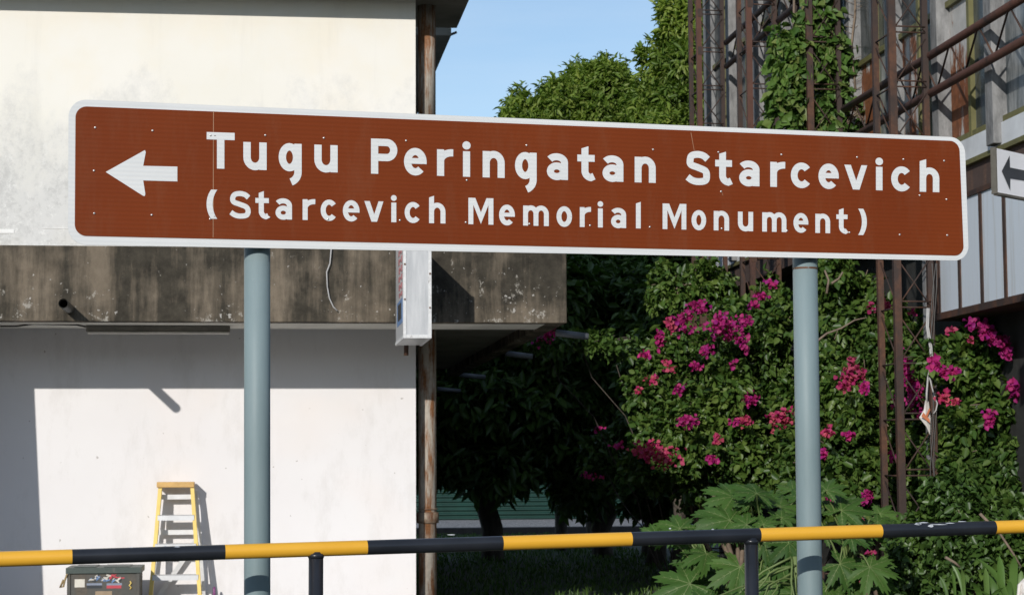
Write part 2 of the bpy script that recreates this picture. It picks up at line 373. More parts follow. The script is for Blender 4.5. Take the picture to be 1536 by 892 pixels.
M['steelred'] = rusty('red_brown_steel', (0.095, 0.038, 0.024), (0.042, 0.021, 0.015), 0.5, 0.65, 3, 0.75)
M['colgrey'] = (lambda m: (m.base(m.mix(m.ramp(m.noise(7, 9, 0.75, (1, 1, 0.35)), 0.35, 0.7), (0.13, 0.13, 0.13), (0.33, 0.328, 0.325))), m.bump(m.noise(22, 8, 0.7, (1, 1, 0.4)), 0.5, 0.01), m.m)[-1])(MatB('rough_grey_render', 0.95, spec=0.1))
M['olive'] = simple('olive_frame_paint', (0.145, 0.135, 0.05), 0.6, 0, 0.3, 5)
M['rustpanel'] = rusty('rust_run_panel', (0.50, 0.49, 0.465), (0.25, 0.085, 0.03), 0.46, 0.51, 1.9, 0.7, (1.6, 1.6, 0.38))
M['paleglass'] = (lambda m: (m.base(m.mix(m.ramp(m.noise(4, 9, 0.75, (1.8, 1.8, 0.35)), 0.42, 0.7), (0.09, 0.105, 0.11), (0.40, 0.41, 0.41))), m.m)[-1])(MatB('dusty_grey_glass', 0.28))
M['darkglass'] = (lambda m: (m.base(m.mix(m.ramp(m.noise(4, 9, 0.75, (1.8, 1.8, 0.3)), 0.5, 0.8), (0.035, 0.045, 0.047), (0.17, 0.18, 0.18))), m.m)[-1])(MatB('dark_dusty_glass', 0.22))
M['sill'] = simple('grey_white_sill', (0.62, 0.64, 0.66), 0.7, 0, 0.15, 3)
M['clad'] = (lambda m: (m.base(m.mix(m.ramp(m.noise(3, 8, 0.7, (3, 3, 0.15)), 0.52, 0.8), (0.60, 0.655, 0.71), (0.42, 0.41, 0.37))), m.m)[-1])(MatB('pale_blue_cladding', 0.5))
M['woodpanel'] = rusty('brown_board', (0.085, 0.055, 0.045), (0.16, 0.09, 0.06), 0.5, 0.65, 5, 0.8, (2, 2, 0.3))
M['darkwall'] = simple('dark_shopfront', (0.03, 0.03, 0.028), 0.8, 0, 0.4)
M['signwhite'] = simple('white_sign_paint', (0.80, 0.80, 0.83), 0.5, 0, 0.06, 4)
M['signblack'] = simple('black_vinyl', (0.03, 0.033, 0.04), 0.5)
M['signedge'] = rusty('sign_edge_wood', (0.11, 0.10, 0.08), (0.06, 0.045, 0.03), 0.5, 0.7, 6)
M['greenfence'] = simple('green_corrugated_steel', (0.009, 0.04, 0.031), 0.45, 0, 0.3, 1.2)
M['gravel'] = (lambda m: (m.base(m.mix(m.ramp(m.noise(14, 8, 0.8), 0.4, 0.65), (0.07, 0.07, 0.075), (0.40, 0.39, 0.38))), m.bump(m.noise(16, 6), 0.8, 0.05), m.m)[-1])(MatB('grey_gravel', 0.95))
M['soil'] = (lambda m: (m.base(m.mix(m.ramp(m.noise(0.6, 8, 0.7), 0.4, 0.62), (0.045, 0.04, 0.03), (0.03, 0.05, 0.018))), m.bump(m.noise(9, 8), 0.6, 0.05), m.m)[-1])(MatB('dark_soil_and_grass', 0.95))
M['paving'] = (lambda m: (m.base(m.mix(m.ramp(m.noise(2, 8, 0.7), 0.35, 0.65), (0.28, 0.27, 0.25), (0.40, 0.385, 0.36))), m.bump(m.noise(30, 6), 0.3, 0.01), m.m)[-1])(MatB('worn_paving', 0.9))
M['kerb'] = simple('dark_kerb', (0.06, 0.05, 0.045), 0.9, 0, 0.3)
M['bark'] = (lambda m: (m.base(m.mix(m.ramp(m.noise(8, 8, 0.7, (1, 1, 0.3)), 0.35, 0.65), (0.045, 0.036, 0.028), (0.12, 0.10, 0.08))), m.bump(m.noise(14, 8, 0.7, (1, 1, 0.3)), 0.7, 0.03), m.m)[-1])(MatB('tree_bark', 0.95))
M['twig'] = simple('dry_twig', (0.20, 0.15, 0.11), 0.9, 0, 0.3, 12)
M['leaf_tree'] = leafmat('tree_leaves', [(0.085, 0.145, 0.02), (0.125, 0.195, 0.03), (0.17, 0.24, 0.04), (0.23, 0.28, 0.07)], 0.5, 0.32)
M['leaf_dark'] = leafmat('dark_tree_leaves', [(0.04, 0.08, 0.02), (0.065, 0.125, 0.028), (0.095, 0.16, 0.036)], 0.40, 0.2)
M['leaf_shrub'] = leafmat('shrub_leaves', [(0.04, 0.085, 0.018), (0.06, 0.12, 0.024), (0.09, 0.15, 0.03), (0.13, 0.19, 0.05)], 0.42)
M['leaf_vine'] = leafmat('vine_leaves', [(0.045, 0.10, 0.02), (0.075, 0.15, 0.03), (0.11, 0.19, 0.045), (0.18, 0.22, 0.07)], 0.5)
M['bract'] = leafmat('magenta_bracts', [(0.36, 0.012, 0.17), (0.46, 0.02, 0.22), (0.50, 0.035, 0.20), (0.34, 0.01, 0.24)], 0.6, 0.35)
M['bractred'] = leafmat('coral_red_bracts', [(0.44, 0.022, 0.15), (0.50, 0.045, 0.17), (0.52, 0.10, 0.15), (0.46, 0.02, 0.19)], 0.6, 0.35)
M['broad'] = leafmat('lobed_leaves', [(0.035, 0.085, 0.017), (0.052, 0.115, 0.023), (0.07, 0.14, 0.03)], 0.55, 0.22, 0.25)
M['vein'] = simple('leaf_veins', (0.13, 0.18, 0.055), 0.6)
M['strap'] = leafmat('strap_leaves', [(0.07, 0.14, 0.03), (0.10, 0.19, 0.045), (0.14, 0.23, 0.07)], 0.4, 0.25)
M['paper'] = simple('crumpled_paper', (0.68, 0.64, 0.60), 0.8, 0, 0.1, 12)
M['paperred'] = simple('orange_paper_print', (0.55, 0.18, 0.08), 0.8)
M['whitepost'] = simple('white_concrete', (0.7, 0.7, 0.68), 0.7)
M['redflower'] = leafmat('red_flowers', [(0.6, 0.05, 0.03), (0.65, 0.2, 0.12)], 0.6, 0.3)

# ------------------------------------------------------------------ setting
g = MB(); g.add([(-400, -60, 0), (400, -60, 0), (400, 900, 0), (-400, 900, 0)], [(0, 1, 2, 3)])
tag(g.build('ground', M['soil'], origin=(0, 0, 0)), kind='structure')
g = MB(); g.box(-14, 3.4, 12.5, 19.3, -0.05, 0.10); tag(g.build('pavement', M['paving'], bevel=0.01), kind='structure')
g = MB(); g.box(-3, 26, 47, 58.0, -0.05, 0.06); tag(g.build('gravel_strip', M['gravel']), kind='structure')
g = MB(); g.box(-3, 26, 46.6, 47.0, -0.05, 0.16); tag(g.build('kerb', M['kerb'], bevel=0.02), kind='structure')

# ------------------------------------------------------------------ left building
DW = 19.3                                         # depth of its street wall
lc, _ = at_d(624, 560, DW)                        # corner
ce, _ = at_d(850.5, 480, 18.0)                    # canopy end
_, zb = at_d(600, 483.5, 18.0); _, zt = at_d(200, 369, 18.0)
LB = thing('shop_building', W(lc-4, DW+4, 0), 'white plastered shop building with stained concrete canopy band behind the brown sign', 'building', rotz=TH)
HT = 11.4
b = MB(); b.box(-14, lc, DW, DW+3, zb+0.25, HT); b.build('upper_wall', M['upper'], LB)
b = MB(); b.box(-14, lc-0.002, DW+3.001, DW+9, zb+0.25, 5.9); b.build('rear_wing', M['upper'], LB)
M['paintedge'] = simple('thick_white_paint', (0.78, 0.77, 0.74), 0.8, 0, 0.08, 9)
for ya, yb_, xa, xb in ((341.5, 343.5, -900, 21), (341.5, 343.5, 63, 200), (362.5, 368.5, -900, 130)):
    (la, za), (lb2, zz_) = at_d(xa, ya, DW-0.012), at_d(xb, yb_, DW-0.012)
    b = MB(); b.box(la, lb2, DW-0.005, DW-0.0005, zz_, za); b.build('paint_ridge', M['paintedge'], LB)
b = MB(); b.box(-14, lc-0.002, DW+0.002, DW+8.99, 0, zb+0.248); b.build('lower_wall', M['lower'], LB)
b = MB(); b.box(-14, ce, 18.0, 18.16, zb, zt)                                     # front band
b.box(ce-0.16, ce, 18.162, DW+9, zb, zt); b.build('canopy_band', M['conc'], LB, bevel=0.008)
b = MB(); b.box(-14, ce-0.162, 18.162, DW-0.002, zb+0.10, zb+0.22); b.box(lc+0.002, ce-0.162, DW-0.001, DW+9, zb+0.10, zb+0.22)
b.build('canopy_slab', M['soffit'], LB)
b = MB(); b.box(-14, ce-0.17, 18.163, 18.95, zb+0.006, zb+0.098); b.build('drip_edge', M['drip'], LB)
# ledge above, side return at the corner
el_, ez = 1.995, 4.616+EYE
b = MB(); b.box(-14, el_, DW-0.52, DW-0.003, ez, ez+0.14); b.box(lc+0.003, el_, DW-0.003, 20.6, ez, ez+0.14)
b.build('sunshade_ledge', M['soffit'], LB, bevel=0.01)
b = MB(); b.box(-7.0, -6.8, DW-1.55, DW-0.003, 0, zb); b.build('side_fin', M['lower'], LB) if False else None
# fin wall left of the view that throws the upright shadow at the left edge
lf, _ = at_d(52, 600, DW); lf2, _ = at_d(74, 892, DW)
finl = lf-SUN_A*1.5
b = MB()
dt = (lf-finl)/SUN_A
top = [W(finl-0.15, DW-0.004, zb+0.5), W(finl, DW-0.004, zb+0.5), W(finl, DW-dt+0.07, zb+0.5), W(finl-0.15, DW-dt+0.07, zb+0.5)]
bot = [W(finl-0.15, DW-0.004, 0), W(finl, DW-0.004, 0), W(finl, DW-dt-0.40, 0), W(finl-0.15, DW-dt-0.40, 0)]
b.add(bot+top, [(3, 2, 1, 0), (4, 5, 6, 7), (0, 1, 5, 4), (1, 2, 6, 5), (2, 3, 7, 6), (3, 0, 4, 7)])
b.build('fin_wall', M['lower'], LB)
# downpipe beside the corner
pl_, _ = at_d(641, 560, DW+0.33); pr = 0.088
b = MB(); b.tube([W(pl_, DW+0.33, 0), W(pl_, DW+0.33, 5.0)], pr, 20); b.tube([W(pl_, DW+0.33, 5.0), W(pl_, DW+0.33, ez+0.01)], pr, 20)
dp = b.build('downpipe', M['pipe'], LB)
for yy in (775,):
    _, zz = at_d(641, yy, DW+0.33)
    b = MB(); b.tube([W(pl_, DW+0.33, zz-0.06), W(pl_, DW+0.33, zz-0.055), W(pl_, DW+0.33, zz+0.045), W(pl_, DW+0.33, zz+0.05)], [pr+.002, pr+0.022, pr+0.022, pr+.002], 20)
    b.tube([W(pl_, DW+0.33, zz+0.075), W(pl_, DW+0.33, zz+0.085)], [pr+0.016, pr+0.016], 20)
    b.build('pipe_joint', rusty('rusty_joint', (0.33, 0.27, 0.2), (0.17, 0.08, 0.04), 0.4, 0.55, 9), dp)
b = MB(); b.box(lc+0.003, pl_, DW+0.25, DW+0.29, 3.0, 3.05); b.box(lc+0.003, pl_, DW+0.25, DW+0.29, 4.75, 4.80); b.build('pipe_bracket', M['steel'], dp)
# drain spouts on the side of the canopy
for (x0, y0, x1, y1) in ((832, 499, 874, 504), (757, 530, 798, 537), (688, 562, 716, 570), (655, 583, 688, 592)):
    # on the side face l = ce
    d0, z0 = at_l(x0, y0, ce-0.02)
    if d0 < 18.1: d0 = 18.3
    sp = 0.30 if x0 > 700 else 0.36
    b = MB(); b.tube([W(ce-0.01, d0, z0), W(ce+sp, d0, z0-0.035)], 0.032, 12); b.tube([W(ce+sp, d0, z0-0.035), W(ce+sp-0.01, d0, z0-0.034)], 0.027, 12, cap=True)
    b.build('drain_spout', M['grey_pipe'], LB)
# stub pipe on the band
pl0, pz0 = at_d(104, 463, 18.0)
tp = PD(95, 455, 17.32); t2 = PD(95.4, 455.3, 17.34)
b = MB(); b.tube([W(pl0, 18.01, pz0), tp], 0.042, 16, cap=False)
b.tube([tp, t2], [0.042, 0.034], 16, cap=False)
b.tube([t2, W(pl0, 18.0, pz0)], 0.034, 16, cap=False)
b.build('stub_pipe', M['dark_pipe'], LB)
# wires
wp = [(497, 372), (495, 395), (490, 408), (491, 430), (494, 447), (500, 460), (506, 466)]
b = MB(); b.tube([W(at_d(x, y, 17.97)[0], 17.97, at_d(x, y, 17.97)[1]) for x, y in wp], 0.006, 8)
tag(b.build('loose_cable', M['wire']), 'pale loose cable hanging down the stained concrete canopy band', 'cable')
wp = [(0, 489), (25, 489), (50, 485.5), (75, 486), (100, 486.5), (115, 487), (129, 490)]
b = MB(); b.tube([W(at_d(x, y, 18.45)[0], 18.45, at_d(x, y, 18.45)[1]) for x, y in wp], 0.009, 6)
tag(b.build('lamp_wire', M['darkwire']), 'dark thin wire sagging under the canopy to the long lamp fitting', 'wire')
# lamp fitting under the canopy
l0, zf = at_d(129, 499, 18.55); l1, _ = at_d(345, 499, 18.55)
LF = thing('lamp_fitting', W((l0+l1)/2, 18.62, zf), 'long grimy lamp fitting mounted under the concrete canopy', 'lamp', rotz=TH)
b = MB(); b.box(l0, l1, 18.55, 18.70, zf+0.012, zb+0.005); b.build('housing', M['lampbody'], LF, bevel=0.006)
b = MB(); b.box(l0+0.01, l1-0.01, 18.535, 18.72, zf, zf+0.012); b.build('reflector', M['lampedge'], LF)
# second building seen past the ledge
NB = thing('far_building', W(1.2, 27, 0), 'dark flat roof of a further building seen past the rusty downpipe', 'building', rotz=TH)
d2 = 24.0; l2 = at_d(677, 46, d2)[0]; z2 = at_d(677, 54, d2)[1]
b = MB(); b.box(-4, l2-0.5, DW+9.5, 34, 0, z2-0.01); b.build('wall', M['soffit'], NB)
b = MB(); b.box(lc+0.02, l2, d2, 34, z2, z2+0.10); b.build('roof', M['soffit'], NB, bevel=0.01)
p = W(l2-0.03, d2+0.15, z2+0.03); b = MB(); b.tube([p, p+Lx*0.11+Vector((0, 0, 0.05))], 0.016, 8); b.build('roof_spout', M['dark_pipe'], NB)
for q in (664, 671):
    b = MB(); a_ = PD(q, 41, d2+0.1); b.tube([a_, PD(q-2.5, 20, d2+0.1)], 0.007, 6); b.build('roof_rod', M['dark_pipe'], NB)

# unseen shop rows added behind the viewer to keep low sky glow off the shade
M['blockerwall'] = simple('sky_blocker_wall', (0.16, 0.15, 0.135), 0.9, 0, 0.2, 1)
for k, (x0, x1, hh, lab) in enumerate(((-70, -26, 9.6, 'long added row of blocks out of view, shutting off sky glow left of the sun'), (-25.5, 6, 9.2, 'added row of blocks behind the viewer, shutting off low sky glow'), (6.5, 60, 9.8, 'long added row of blocks right behind the viewer, shutting off low sky glow'))):
    OB = thing('sky_blocker_row', Vector(((x0+x1)/2, -31, 0)), lab, 'building', 'added sky-blocking rows behind the viewer')
    fr = lambda l, d, z: Vector((l, d, z))
    b = MB(); b.box(x0, x1, -38, -30, 0, hh, fr); b.build('wall', M['blockerwall'], OB)
    b = MB(); b.box(x0-0.3, x1+0.3, -38.3, -29.3, hh+0.002, hh+0.25, fr); b.build('roof', M['soffit'], OB)
    x = x0+1.5
    while x < x1-2.5:
        for zz in (0.3, 4.2, 7.0):
            b = MB(); b.box(x, x+2.0, -30.0, -29.94, zz, zz+(2.4 if zz < 1 else 1.5), fr); b.build('window', M['darkglass'], OB)
        x += 3.6

# projecting sign box
df, db = 16.9, 17.96
bl0 = at_d(605, 500, df)[0]; bl1 = at_d(647.5, 500, df)[0]; bz0 = at_d(626, 507, df)[1]; bz1 = 2.02+EYE
SB = thing('projecting_sign', W((bl0+bl1)/2, db, bz0), 'narrow white projecting sign box with chipped frame on the concrete band', 'shop sign', rotz=TH)
b = MB(); b.box(bl0+0.006, bl1-0.006, df+0.006, db, bz0+0.006, bz1-0.006); b.build('body', M['acrylic'], SB)
b = MB(); fw = 0.026
b.box(bl0, bl0+fw, df, df+0.03, bz0, bz1); b.box(bl1-fw, bl1, df, df+0.03, bz0, bz1)
b.box(bl0+fw, bl1-fw, df+0.001, df+0.03, bz0, bz0+0.03); b.box(bl0+fw, bl1-fw, df+0.001, df+0.03, bz1-0.03, bz1)
b.box(bl0, bl0+0.02, df+0.031, db, bz0, bz0+0.03); b.box(bl1-0.02, bl1, df+0.031, db, bz0, bz0+0.03)
b.build('frame', M['boxframe'], SB, bevel=0.002)
for zz, ll in ((0.33, bl0+0.013), (0.63, bl0+0.013), (0.86, bl0+0.013), (0.26, bl1-0.013), (0.55, bl1-0.013), (0.80, bl1-0.013)):
    b = MB(); b.tube([W(ll, df, bz0+zz), W(ll, df-0.006, bz0+zz)], 0.009, 8); b.build('screw_head', M['weld'], SB)
b = MB(); sx = bl0+0.003                                    # faded vertical print on the side face
rr = random.Random(5)
zz = bz1-0.1
while zz > bz0+0.42:
    h = rr.uniform(0.035, 0.06)
    for k in range(2):
        d0 = 17.12+0.26*k+rr.uniform(0, 0.05); b.box(sx, sx+0.003, d0, d0+rr.uniform(0.10, 0.17), zz-h, zz)
    b.box(sx-0.0008, sx, 17.2, 17.5, zz-h*0.6, zz-h*0.35)
    zz -= h+0.022
b.build('side_lettering', M['pinkink'], SB)
b = MB(); b.box(sx, sx+0.003, 17.08, 17.75, bz0+0.15, bz0+0.36); b.build('emblem', M['blueink'], SB)
b = MB(); b.box(sx-0.003, sx, 17.2, 17.6, bz0+0.19, bz0+0.33); b.build('emblem_centre', M['blackink'], SB)
b = MB(); a_ = PD(610, 500, 18.6); b.tube([a_, PD(609, 533, 18.6)], 0.022, 8); b.build('hanger_bar', M['steel'], SB)

# ------------------------------------------------------------------ stepladder at the wall
dl = DW-0.19
zc = at_d(263, 727, dl)[1]
LAD = thing('stepladder', W(at_d(263, 727, dl)[0], dl, 0.1), 'folded yellow stepladder with aluminium steps leaning on the white wall', 'ladder', rotz=TH)
def lz(px, py, d=None):
    d = d or dl; l, z = at_d(px, py, d); return l, z
tl, tz = lz(240.5, 731); tr, _ = lz(288.5, 731); botz = 0.1
Lb, _z = lz(224, 930); Rb, _ = lz(303.5, 930)
dbt = DW-0.37
def railp(t, side, back=False):                            # t from top to bottom
    a = (tl, tr)[side]; c = (Lb, Rb)[side]
    l = a+(c-a)*t; z = tz+(botz-tz)*t
    d = dl+(dbt-dl)*t
    if back: d = dl+0.07+(DW-0.04-dl-0.07)*t; l += (-0.004 if side == 0 else 0.03)
    return W(l, d, z)
for sd in (0, 1):
    b = MB(); b.beam(railp(0, sd), railp(1, sd), 0.036, 0.075, up=Dx); b.build('front_rail', M['fiber'], LAD, bevel=0.003)
    b = MB(); b.beam(railp(0.02, sd, True), railp(1, sd, True), 0.028, 0.03, up=Dx); b.build('rear_rail', M['step'], LAD)
b = MB(); l0, _ = lz(235.5, 727); l1, _ = lz(291.5, 727); b.box(l0, l1, dl-0.06, dl+0.15, zc-0.022, zc+0.03); b.build('top_cap', M['cap'], LAD, bevel=0.006)
H = tz-botz
for py in (772, 814.5, 860.5, 905):
    z = lz(263, py)[1]; t = (tz-z)/H
    pa, pb = railp(t, 0), railp(t, 1)
    b = MB(); b.beam(pa, pb, 0.10, 0.006); b.beam(pa-Dx*0.047-Vector((0, 0, 0.022)), pb-Dx*0.047-Vector((0, 0, 0.022)), 0.006, 0.05); b.build('step', M['step'], LAD)
for t0, t1 in ((0.07, 0.07), (0.335, 0.335)):
    b = MB(); b.beam(railp(t0, 0, True)-Lx*0.01, railp(t1, 1, True)+Lx*0.01, 0.012, 0.045, up=Vector((0, 0, 1))); b.build('rear_brace', M['step'], LAD)
b = MB(); b.beam(railp(0.36, 1, True), railp(0.90, 0, True), 0.014, 0.045, up=Dx.cross(Vector((0, 0, 1)))); b.build('diagonal_brace', M['step'], LAD)

# ------------------------------------------------------------------ dark chest on the pavement
dc = DW-0.9
c0, czt = at_d(101, 851, dc); c1, _ = at_d(210, 851, dc)
CH = thing('tool_cabinet', W((c0+c1)/2, dc+0.25, 0.1), 'battered dark green steel cabinet covered in stickers beside the ladder', 'cabinet', rotz=TH)
b = MB(); b.box(c0+0.006, c1-0.006, dc, dc+0.5, 0.1, czt-0.055)
b.box(c0, c0+0.03, dc-0.012, dc-0.0005, 0.1, czt-0.056); b.box(c1-0.03, c1, dc-0.012, dc-0.0005, 0.1, czt-0.056); b.build('body', M['chest'], CH, bevel=0.004)
b = MB(); b.box(c0-0.012, c1+0.012, dc-0.02, dc+0.52, czt-0.053, czt); b.box(c0+0.06, c0+0.25, dc+0.02, dc+0.45, czt+0.0005, czt+0.008); b.box(c0+0.32, c0+0.55, dc+0.02, dc+0.45, czt+0.0005, czt+0.007); b.build('lid', M['chestlid'], CH, bevel=0.005)
def stick(x0, y0, x1, y1, m, name, k=0.002):
    a0, za = at_d(x0, y0, dc); a1, zb_ = at_d(x1, y1, dc); bb = MB(); bb.box(a0, a1, dc-k, dc-0.0002, zb_, za); return bb.build(name, m, CH)
stick(112, 868, 127, 880, M['cream'], 'cream_sticker'); stick(130, 874, 153, 877, M['greyst'], 'blue_strip'); stick(130, 877.5, 153, 881.5, M['blackink'], 'black_strip')
stick(160, 874, 183, 877, M['greyst'], 'blue_strip'); stick(160, 877.3, 182, 881.5, M['redst'], 'red_strip'); stick(143, 886, 168, 900, M['tan'], 'tan_label')
rr = random.Random(3)
b = {k: MB() for k in ('w', 'b', 'r', 'k')}
for i in range(46):
    x = 133+50*rr.random(); y = 862+9*rr.random(); k = 'r' if (x > 166 and y < 867) else rr.choice('wwbk')
    a0, za = at_d(x, y, dc); sc = rr.uniform(0.006, 0.014); an = rr.uniform(-0.7, 0.9); dd = dc-0.0025-0.0001*i
    pts = [(-sc*1.8, -sc*0.4), (sc*1.6, -sc*0.5), (sc*1.9, sc*0.4), (-sc*1.2, sc*0.6)]
    b[k].add([W(a0+u*math.cos(an)-v*math.sin(an), dd, za+u*math.sin(an)+v*math.cos(an)) for u, v in pts], [(0, 1, 2, 3)])
for k, m in (('w', M['cream']), ('b', M['blueink']), ('r', M['redst']), ('k', M['blackink'])): b[k].build('graffiti_sticker', m, CH)
b = MB(); a0, za = at_d(195, 877, dc)
b.tube([W(a0, dc-0.004, za+0.035), W(a0+0.012, dc-0.012, za+0.02), W(a0-0.006, dc-0.012, za), W(a0+0.012, dc-0.012, za-0.018), W(a0, dc-0.004, za-0.035)], 0.006, 6); b.build('latch', M['fiber'], CH)
b = MB(); a0, za = at_d(101, 860, dc); b.tube([W(a0, dc-0.02, za), W(a0-0.02, dc-0.03, za-0.06), W(a0-0.03, dc-0.03, za-0.11), W(a0-0.06, dc-0.03, za-0.12), W(a0-0.03, dc-0.03, za-0.05)], 0.009, 6); b.build('rope_tie', M['rope'], CH)
b = MB(); b.tube([W(at_d(322, 880, DW-0.2)[0], DW-0.2, 0.1), W(at_d(322, 880, DW-0.2)[0]-0.005, DW-0.14, at_d(322, 880, DW-0.2)[1]-0.02), W(at_d(322, 880, DW-0.2)[0]-0.005, DW-0.14, at_d(322, 880, DW-0.2)[1])], [0.014, 0.014, 0.009], 10)
tag(b.build('broom_handle', M['purple']), 'purple broom handle standing on the wall right of the ladder', 'broom handle')

# ------------------------------------------------------------------ the brown direction sign
zL, zR = 7.30, 8.28
A0 = CAM+ray(108, 560)*(zL/ray(108, 560).y); A1 = CAM+ray(1448, 560)*(zR/ray(1448, 560).y)
SX = Vector((A1.x-A0.x, A1.y-A0.y, 0)).normalized(); SN = Vector((SX.y, -SX.x, 0))    # SN towards the viewer
def sp_(px, py, off=0.0): return hit(px, py, A0+SN*off, SN)
SG = thing('direction_sign', W(0, 0, 0)+(A0+A1)/2*1.0-Vector((0, 0, ((A0+A1)/2).z)), 'long brown direction sign with white arrow on two blue-grey posts', 'road sign', rotz=math.atan2(SX.y, SX.x))
# outline of plate from the four corners, rounded
def roundrect(cs, rad, n=10):
    out = []
    for i in range(4):
        p, a, c = cs[i], cs[i-1], cs[(i+1) % 4]
        u = (a-p).normalized(); v = (c-p).normalized()
        p0, p1 = p+u*rad, p+v*rad
        for k in range(n+1):
            t = k/n*math.pi/2
            out.append(p + u*rad*(1-math.sin(t)) + v*rad*(1-math.cos(t)))
    return out
def plate(cs, rad, off0, off1, holes=None):
    o = roundrect(cs, rad); n = len(o); m = MB()
    fr = [p+SN*off1 for p in o]; bk = [p+SN*off0 for p in o]
    m.add(fr+bk, [tuple(range(n)), tuple(range(2*n-1, n-1, -1))]+[(i, n+i, n+(i+1) % n, (i+1) % n) for i in range(n)])
    return m
oc = [sp_(100.5, 149), sp_(1449, 207.5), sp_(1454.5, 392.5), sp_(100, 367)]
oc = [sp_(103, 148.5), sp_(1447, 206.5), sp_(1453.5, 391), sp_(102.0, 366.5)]
ic = [sp_(113.3, 159.3), sp_(1438.5, 212), sp_(1445.5, 383.5), sp_(112, 353.5)]
plate(oc[::-1], 0.066, -0.004, 0.0).build('border', M['white'], SG)
plate(ic[::-1], 0.042, 0.0008, 0.002).build('panel', M['brown'], SG)
def px_poly(mb, pts, off):
    mb.add([sp_(x, y, off) for x, y in pts], [tuple(range(len(pts)))])
b = MB(); px_poly(b, [(320.7, 167), (319.7, 167), (319.2, 356), (320.2, 356)], 0.0024); b.build('sheet_joint', M['seam'], SG)
b = MB(); px_poly(b, [(1036, 199), (1036.8, 199), (1041.6, 226), (1041, 226)], 0.0023); px_poly(b, [(1082.5, 288), (1083.1, 288), (1084.6, 293), (1083.9, 293)], 0.0023); b.build('scratch', M['seam'], SG)
b = MB()
for xx, yy, rr_ in ((316.6, 203.6, 0.9), (322.5, 203.6, 1.0), (313.5, 325, 0.8), (322, 324.5, 0.9)): px_poly(b, [(xx+rr_*1.2*math.cos(k*1.05), yy-rr_*0.7*math.sin(k*1.05)) for k in range(6)][::-1], 0.0035)
b.build('rust_spots', M['weld'], SG)
# arrow
b = MB(); ar = [(158.5, 258), (215, 226.5), (217.5, 225.3), (218.6, 228.5), (214.8, 248.8), (266, 250), (266, 272.2), (214.8, 270.7), (218, 291), (217, 294.2), (214, 293.3)]
px_poly(b, ar[::-1], 0.0026); b.build('arrow', M['white'], SG)

# lettering: monoline strokes, drawn in letter units (cap height 1)
def ribbon(pts, h, h2=None):
    P = [np.array(p, float) for p in pts]; P = [p for i, p in enumerate(P) if i == 0 or np.linalg.norm(p-P[i-1]) > 1e-4]; n = len(P); Lr, Rr = [], []
    for i in range(n):
        a = P[i]-P[i-1] if i > 0 else P[1]-P[0]; c = P[i+1]-P[i] if i < n-1 else a
        a = a/np.linalg.norm(a); c = c/np.linalg.norm(c); t = a+c; t = t/np.linalg.norm(t)
        k = 1/max(0.5, t.dot(a)); nn = np.array([-t[1], t[0]])*h*k; Lr.append(P[i]+nn); Rr.append(P[i]-nn)
    return Lr, Rr
def arc(cx, cy, rx, ry, a0, a1, n=14):
    return [(cx+rx*math.cos(math.radians(a0+(a1-a0)*k/n)), cy+ry*math.sin(math.radians(a0+(a1-a0)*k/n))) for k in range(n+1)]
X = 0.765
def spline(pts, n=8):
    P = [np.array(p, float) for p in pts]; P = [2*P[0]-P[1]]+P+[2*P[-1]-P[-2]]; out = []
    for i in range(1, len(P)-2):
        for k in range(n):
            t = k/n; p0, p1, p2, p3 = P[i-1:i+3]
            out.append(tuple(0.5*((2*p1)+(-p0+p2)*t+(2*p0-5*p1+4*p2-p3)*t*t+(-p0+3*p1-3*p2+p3)*t**3)))
    out.append(tuple(P[-2])); return out
